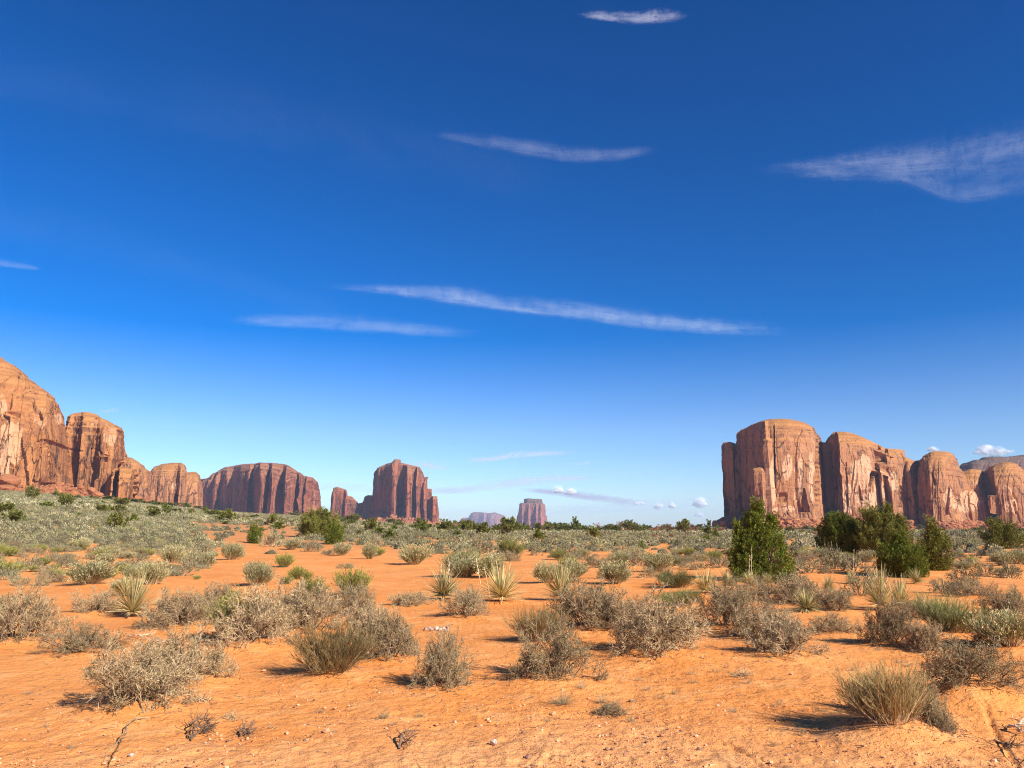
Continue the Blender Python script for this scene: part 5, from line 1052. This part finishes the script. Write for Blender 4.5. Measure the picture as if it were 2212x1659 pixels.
# ------------------------------------------------------------------ clouds, high above and beyond the haze
def mat_cirrus(name, lo, hi, dens, stretch, col=(0.78, 0.89, 1.0), seed=0.0):
    t = NT(name)
    uv = t.n('ShaderNodeTexCoord').outputs['UV']
    m1 = t.n('ShaderNodeMapping', i_Vector=uv, i_Location=(seed, seed*.7, 0), i_Scale=(stretch*.55, stretch*2.6, 1), i_Rotation=(0, 0, .10)).outputs[0]
    fib = t.noise(m1, 1.6, 8, .62, 1.1)
    m2 = t.n('ShaderNodeMapping', i_Vector=uv, i_Location=(seed*2, 0, 0), i_Scale=(stretch*3.5, stretch*.9, 1), i_Rotation=(0, 0, -.6)).outputs[0]
    comb = t.noise(m2, 1.3, 6, .6, .8)
    m3 = t.n('ShaderNodeMapping', i_Vector=uv, i_Location=(seed*3, 2, 0), i_Scale=(stretch*.7, stretch*.7, 1)).outputs[0]
    pat = t.noise(m3, 1.0, 3, .5, .4)
    e = t.n('ShaderNodeAttribute', attribute_name='edge').outputs['Fac']
    a = t.math('ADD', t.math('MULTIPLY', fib, .55), t.math('MULTIPLY', comb, .45))
    a = t.ramp(t.math('ADD', a, t.math('MULTIPLY', e, .30)), lo+.05, hi+.10)
    a = t.math('MULTIPLY', a, t.ramp(pat, .28, .62, .25, 1.0))
    a = t.math('MULTIPLY', a, t.math('MULTIPLY', t.math('POWER', e, 1.25), dens*(1.1 if dens > .64 else .72)))
    di = t.n('ShaderNodeBsdfDiffuse', i_Color=col+(1,)); tr = t.n('ShaderNodeBsdfTranslucent', i_Color=col+(1,)); tp = t.n('ShaderNodeBsdfTransparent')
    m_ = t.n('ShaderNodeMixShader', i_0=.6); t.set(m_, 1, di.outputs[0]); t.set(m_, 2, tr.outputs[0])
    m2_ = t.n('ShaderNodeMixShader', i_0=a); t.set(m2_, 1, tp.outputs[0]); t.set(m2_, 2, m_.outputs[0])
    t.set(t.out, 'Surface', m2_.outputs[0]); return t.m
def cirrus(label, alt, line, mat, name='cirrus_cloud'):
    """line: (px, py, half width up, half width down) along the streak; laid as a thin sheet at altitude alt"""
    l = np.array(line, float); n = 160; m = 24; l[:, 2] = l[:, 2]*1.15+.3*l[:, 2].mean(); l[:, 3] = l[:, 3]*.7+.25*l[:, 3].mean()
    l[0, 0] -= .1*(l[1, 0]-l[0, 0])*4; l[-1, 0] += .25*(l[-1, 0]-l[-2, 0])
    s = np.linspace(0, len(l)-1, n); c = [np.interp(s, np.arange(len(l)), l[:, i]) for i in range(4)]
    ker = np.hanning(25); ker /= ker.sum(); c = [np.convolve(np.pad(q, 12, 'edge'), ker, 'valid') for q in c]
    v = np.linspace(-1, 1, m); V = np.zeros((m, n, 3)); E_ = np.zeros((m, n))
    for j in range(n):
        for i in range(m):
            py = c[1][j] + (v[i]*c[3][j] if v[i] > 0 else v[i]*c[2][j])
            d = ray(c[0][j], py); d = d/d[2]; V[i, j] = np.array([0, 0, CZ])+d*alt
            u_ = min(1, 5.5*j/n, 5.5*(n-1-j)/n); E_[i, j] = (1-v[i]*v[i])**(1.8 if v[i] < 0 else 1.1)*u_*u_*(3-2*u_)
    V[..., 2] += 12*fbm(V[..., 0]/900, V[..., 1]/900, 0, 3, 3)
    org = V.mean((0, 1)); me = mesh(name, (V-org).reshape(-1, 3), grid_faces(m, n), mat, True, {'edge': E_.ravel()})
    uv = me.uv_layers.new(name='UVMap'); li = np.empty(len(me.loops), np.int32); me.loops.foreach_get('vertex_index', li)
    L_ = np.hypot(np.ptp(c[0]), np.ptp(c[1])); w_ = np.mean(c[2]+c[3])
    U = np.stack([np.tile(np.linspace(0, L_/100, n), m), np.repeat(v*.5*w_/40, n)], -1)
    uv.data.foreach_set('uv', U[li].astype(np.float32).ravel())
    tag(link(name, me, None, org), label, 'cloud'); return me
cirrus('long bright streak of cirrus slanting down to the right across mid sky', 3200, [(680, 612, 4, 8), (790, 625, 8, 10), (900, 634, 20, 14), (1000, 648, 34, 18), (1100, 662, 30, 18), (1250, 678, 30, 18), (1400, 697, 26, 22), (1500, 708, 26, 20), (1620, 716, 22, 20), (1780, 722, 14, 14)], mat_cirrus('c1', .38, .80, .50, 1.1, seed=1.0))
cirrus('fainter cirrus streak below and left of the long bright one', 3400, [(500, 690, 4, 6), (620, 700, 26, 14), (760, 706, 28, 16), (900, 716, 20, 16), (1040, 724, 12, 10)], mat_cirrus('c2', .38, .80, .34, 1.2, seed=3.0))
cirrus('soft crescent of cirrus high in the middle of the sky', 3300, [(930, 288, 8, 8), (1030, 305, 20, 20), (1140, 322, 26, 24), (1240, 338, 26, 24), (1340, 336, 18, 18), (1430, 318, 6, 6)], mat_cirrus('c3', .40, .88, .26, .8, seed=5.0))
cirrus('broad feathery cirrus fan spreading off the right edge', 3300, [(1640, 362, 5, 5), (1760, 368, 20, 20), (1900, 360, 44, 44), (2030, 350, 50, 50), (2140, 335, 60, 64), (2280, 310, 70, 90), (2400, 300, 70, 90)], mat_cirrus('c4', .38, .9, .34, .9, seed=7.5))
cirrus('lower spreading strand of the feathery cirrus at the right edge', 3250, [(1860, 372, 16, 8), (1950, 388, 30, 12), (2030, 415, 40, 20), (2090, 424, 46, 26), (2180, 400, 50, 40), (2320, 372, 60, 50)], mat_cirrus('c4b', .36, .9, .22, 1.0, seed=8.8))
cirrus('small ragged white cloud near the top of the picture', 3000, [(1255, 30, 5, 5), (1310, 36, 14, 14), (1370, 42, 18, 18), (1430, 38, 22, 18), (1485, 36, 10, 10)], mat_cirrus('c5', .46, .72, .50, 2.6, seed=9.2))
cirrus('small wisp of cirrus at the left edge', 3200, [(-80, 560, 10, 10), (-20, 566, 14, 12), (40, 576, 10, 9), (90, 584, 4, 4)], mat_cirrus('c6', .36, .80, .22, 1.4, seed=4.4))
cirrus('wispy cloud streak with a bright head above the far mesa', 1700, [(1000, 994, 3, 3), (1060, 993, 6, 6), (1115, 984, 10, 9), (1170, 980, 7, 7), (1250, 978, 4, 5)], mat_cirrus('c7', .30, .62, .75, 1.8, seed=6.1))
cirrus('pale low streak above the capped tower', 1500, [(900, 1062, 8, 8), (1000, 1060, 10, 10), (1080, 1048, 12, 12), (1150, 1040, 12, 12), (1220, 1034, 7, 8), (1300, 1032, 4, 4)], mat_cirrus('c8', .22, .62, .95, 1.2, seed=8.1))
cirrus('lavender bank of cloud right of the capped tower', 1400, [(1130, 1056, 4, 4), (1190, 1064, 8, 8), (1240, 1070, 10, 10), (1300, 1078, 10, 10), (1350, 1084, 8, 7), (1410, 1090, 4, 4)], mat_cirrus('c9', .20, .55, .95, 1.4, (.62, .60, .74), seed=2.9))
cirrus('small bright wisp beside the centre butte summit', 1900, [(880, 1004, 3, 3), (915, 1004, 8, 8), (940, 1008, 8, 7), (975, 1014, 3, 3)], mat_cirrus('c10', .30, .6, .75, 2.5, seed=1.7))
cirrus('tiny faint wisp above the lone gap of sky', 1700, [(1230, 1004, 2, 2), (1258, 1002, 5, 4), (1290, 998, 2, 2)], mat_cirrus('c11', .30, .6, .45, 2.5, seed=5.7))
cirrus('thin veil of high cloud low on the right horizon', 1300, [(1180, 1104, 10, 10), (1300, 1100, 16, 14), (1450, 1092, 18, 16), (1600, 1086, 16, 14), (1700, 1084, 8, 8)], mat_cirrus('c12', .2, .6, .60, .8, seed=3.7))
cirrus('small pale cloud beside the flat-topped left dome', 2500, [(212, 892, 2, 2), (230, 890, 6, 6), (244, 887, 6, 6), (258, 882, 2, 2)], mat_cirrus('c13', .25, .6, .5, 2.5, seed=1.3))
cirrus('faint lilac cloud behind the slim left spire', 1100, [(680, 1056, 4, 4), (710, 1052, 12, 12), (745, 1054, 12, 12), (790, 1058, 12, 10), (830, 1062, 4, 4)], mat_cirrus('c14', .25, .7, .4, 1.6, (.8, .72, .82), seed=3.3))
cirrus('very faint broad veil of cirrus across the upper left sky', 3600, [(-200, 120, 60, 60), (200, 190, 90, 90), (600, 270, 110, 110), (950, 350, 90, 90), (1250, 430, 50, 50)], mat_cirrus('c15', .30, .9, .025, .5, seed=6.6))
cirrus('very faint veil of cirrus in the left middle sky', 3400, [(-200, 420, 50, 50), (200, 520, 70, 70), (560, 640, 60, 60), (800, 720, 30, 30)], mat_cirrus('c16', .30, .9, .03, .6, seed=7.9))
def mat_puff():
    t = NT('white puff cloud')
    lw = t.n('ShaderNodeLayerWeight', i_Blend=.35).outputs['Facing']
    nz = t.noise(t.n('ShaderNodeTexCoord').outputs['Object'], .006, 5, .6)
    a = t.math('MULTIPLY', t.ramp(t.math('ADD', lw, t.math('MULTIPLY', t.math('SUBTRACT', nz, .5), .7)), .0, .75, 1, 0), .16)
    di = t.n('ShaderNodeBsdfDiffuse', i_Color=(.9, .9, .92, 1)); tp = t.n('ShaderNodeBsdfTransparent'); m_ = t.n('ShaderNodeMixShader', i_0=a)
    t.set(m_, 1, tp.outputs[0]); t.set(m_, 2, di.outputs[0]); t.set(t.out, 'Surface', m_.outputs[0]); return t.m
PM = mat_puff()
def cumulus(px, py, w_, h_, label, seed, Yd=14000):
    rg = np.random.default_rng(seed); d = ray(px, py); c0 = d*Yd/d[1]+np.array([0, 0, CZ]); Wm, Hm = w_/FPX*Yd, h_/FPX*Yd
    G = []; th, ph = np.meshgrid(np.linspace(0, math.pi, 14), np.linspace(0, 2*math.pi, 20, endpoint=False), indexing='ij')
    N = np.stack([np.sin(th)*np.cos(ph), np.sin(th)*np.sin(ph), np.cos(th)], -1)
    for k in range(30):
        q = rg.uniform(-1, 1); r_ = Hm*rg.uniform(.26, .6)*(1.1-.6*abs(q)); c = np.array([q*(Wm/2-r_*.7), rg.normal(0, Hm*.3), rg.uniform(-.25, .55)*Hm*(1-abs(q))])
        R_ = r_*(1+.35*fbm(N[..., 0]*1.7+k*3, N[..., 1]*1.7, N[..., 2]*1.7, seed, 4)); P = N*R_[..., None]*[1.25, 1.1, .85]; P[..., 2] = np.where(P[..., 2] < 0, P[..., 2]*.8, P[..., 2])
        G.append(((P+c).reshape(-1, 3), grid_faces(14, 20, True)[:, ::-1]))
    V, F = join(*G); tag(link('cumulus_cloud', mesh('cumulus_cloud', V, F, PM, True), None, c0), label, 'cloud')
for a in [(1206, 1061, 24, 14, 'small white puff, left of two on the lavender cloud bank', 1), (1232, 1064, 28, 14, 'small white puff, right of two on the lavender cloud bank', 2), (1423, 1096, 22, 12, 'flat little cloud, leftmost of the three low puffs', 3), (1452, 1094, 14, 12, 'narrow puff in the middle of the three low puffs', 4),
          (1512, 1090, 28, 20, 'brightest puff cloud just left of the massive butte', 5), (1510, 1114, 20, 11, 'small puff directly below the brightest one', 6), (2140, 978, 74, 28, 'white cloud peeking over the far right ridge', 7), (2015, 972, 24, 12, 'small pale cloud above the knobbed buttress', 8),
          (1381, 1088, 24, 10, 'faint puff at the right tip of the lavender bank', 11)]: cumulus(*a)
# ------------------------------------------------------------------ sky, sun, camera
SUN_EL, SUN_AZ = RAD(31), math.atan2(0.72, -0.69)     # azimuth from +Y towards +X
w = bpy.data.worlds.new('World'); SC.world = w; w.use_nodes = True
nt = w.node_tree; bg = nt.nodes['Background']; bg.inputs[1].default_value = SKY_STR = 0.053
sky = nt.nodes.new('ShaderNodeTexSky'); sky.sky_type = 'NISHITA'; sky.sun_disc = False
sky.sun_elevation = SUN_EL; sky.sun_rotation = SUN_AZ
sky.altitude = 1800; sky.air_density = 1.0; sky.dust_density = 1.4; sky.ozone_density = 3.5
gm = nt.nodes.new('ShaderNodeHueSaturation'); gm.inputs['Saturation'].default_value = 1.47; gm.inputs['Value'].default_value = 1.12; gm.inputs['Hue'].default_value = 0.508
ga = nt.nodes.new('ShaderNodeGamma'); ga.inputs[1].default_value = 1.25
tc_ = nt.nodes.new('ShaderNodeTexCoord'); sx_ = nt.nodes.new('ShaderNodeSeparateXYZ'); mr_ = nt.nodes.new('ShaderNodeMapRange')
for i_, v_ in ((1, 0.12), (2, 0.68), (3, 1.12), (4, 2.0)): mr_.inputs[i_].default_value = v_
nt.links.new(tc_.outputs['Generated'], sx_.inputs[0]); nt.links.new(sx_.outputs['Z'], mr_.inputs[0]); nt.links.new(mr_.outputs[0], gm.inputs['Saturation'])
nt.links.new(sky.outputs[0], ga.inputs[0]); nt.links.new(ga.outputs[0], gm.inputs['Color']); nt.links.new(gm.outputs[0], bg.inputs[0])
sl = bpy.data.lights.new('sun', 'SUN'); sl.energy = 5.0; sl.angle = RAD(0.53); sl.color = (1.0, 0.96, 0.90)
so = link('sun', sl)
sd = Vector((math.sin(SUN_AZ)*math.cos(SUN_EL), math.cos(SUN_AZ)*math.cos(SUN_EL), math.sin(SUN_EL)))
so.rotation_euler = sd.to_track_quat('Z', 'Y').to_euler(); so.location = sd*50
cam = bpy.data.cameras.new('camera'); co = link('camera', cam, None, (0, 0, CZ))
cam.sensor_width = 36; cam.lens = 36*FPX/W0; cam.clip_end = 120000; cam.clip_start = 0.05
co.rotation_euler = (RAD(90)+PITCH, 0, 0); SC.camera = co
hz = mesh('haze', np.array([(x, y, z) for z in (-8, 190) for x, y in ((-9500, -9500), (9500, -9500), (9500, 9500), (-9500, 9500))], float),
          np.array([(0, 3, 2, 1), (4, 5, 6, 7), (0, 1, 5, 4), (1, 2, 6, 5), (2, 3, 7, 6), (3, 0, 4, 7)]))
hm = bpy.data.materials.new('thin desert air'); hm.use_nodes = True
hm.node_tree.nodes.remove(hm.node_tree.nodes['Principled BSDF'])
pv = hm.node_tree.nodes.new('ShaderNodeVolumePrincipled'); pv.inputs['Color'].default_value = (0.62, 0.76, 1.0, 1); pv.inputs['Density'].default_value = 9e-5
hm.node_tree.links.new(pv.outputs[0], hm.node_tree.nodes['Material Output'].inputs['Volume'])
hz.materials.append(hm); tag(link('haze', hz), kind='stuff')
SC.view_settings.view_transform = 'Standard'; SC.view_settings.look = 'None'; SC.view_settings.exposure = 0.78; SC.view_settings.gamma = 1
SC.render.engine = 'CYCLES'; SC.cycles.max_bounces = 6; SC.cycles.diffuse_bounces = 3; SC.cycles.transparent_max_bounces = 72; SC.cycles.volume_bounces = 0
SC.cycles.use_denoising = True; SC.cycles.denoising_prefilter = 'NONE'; SC.cycles.filter_width = 1.1
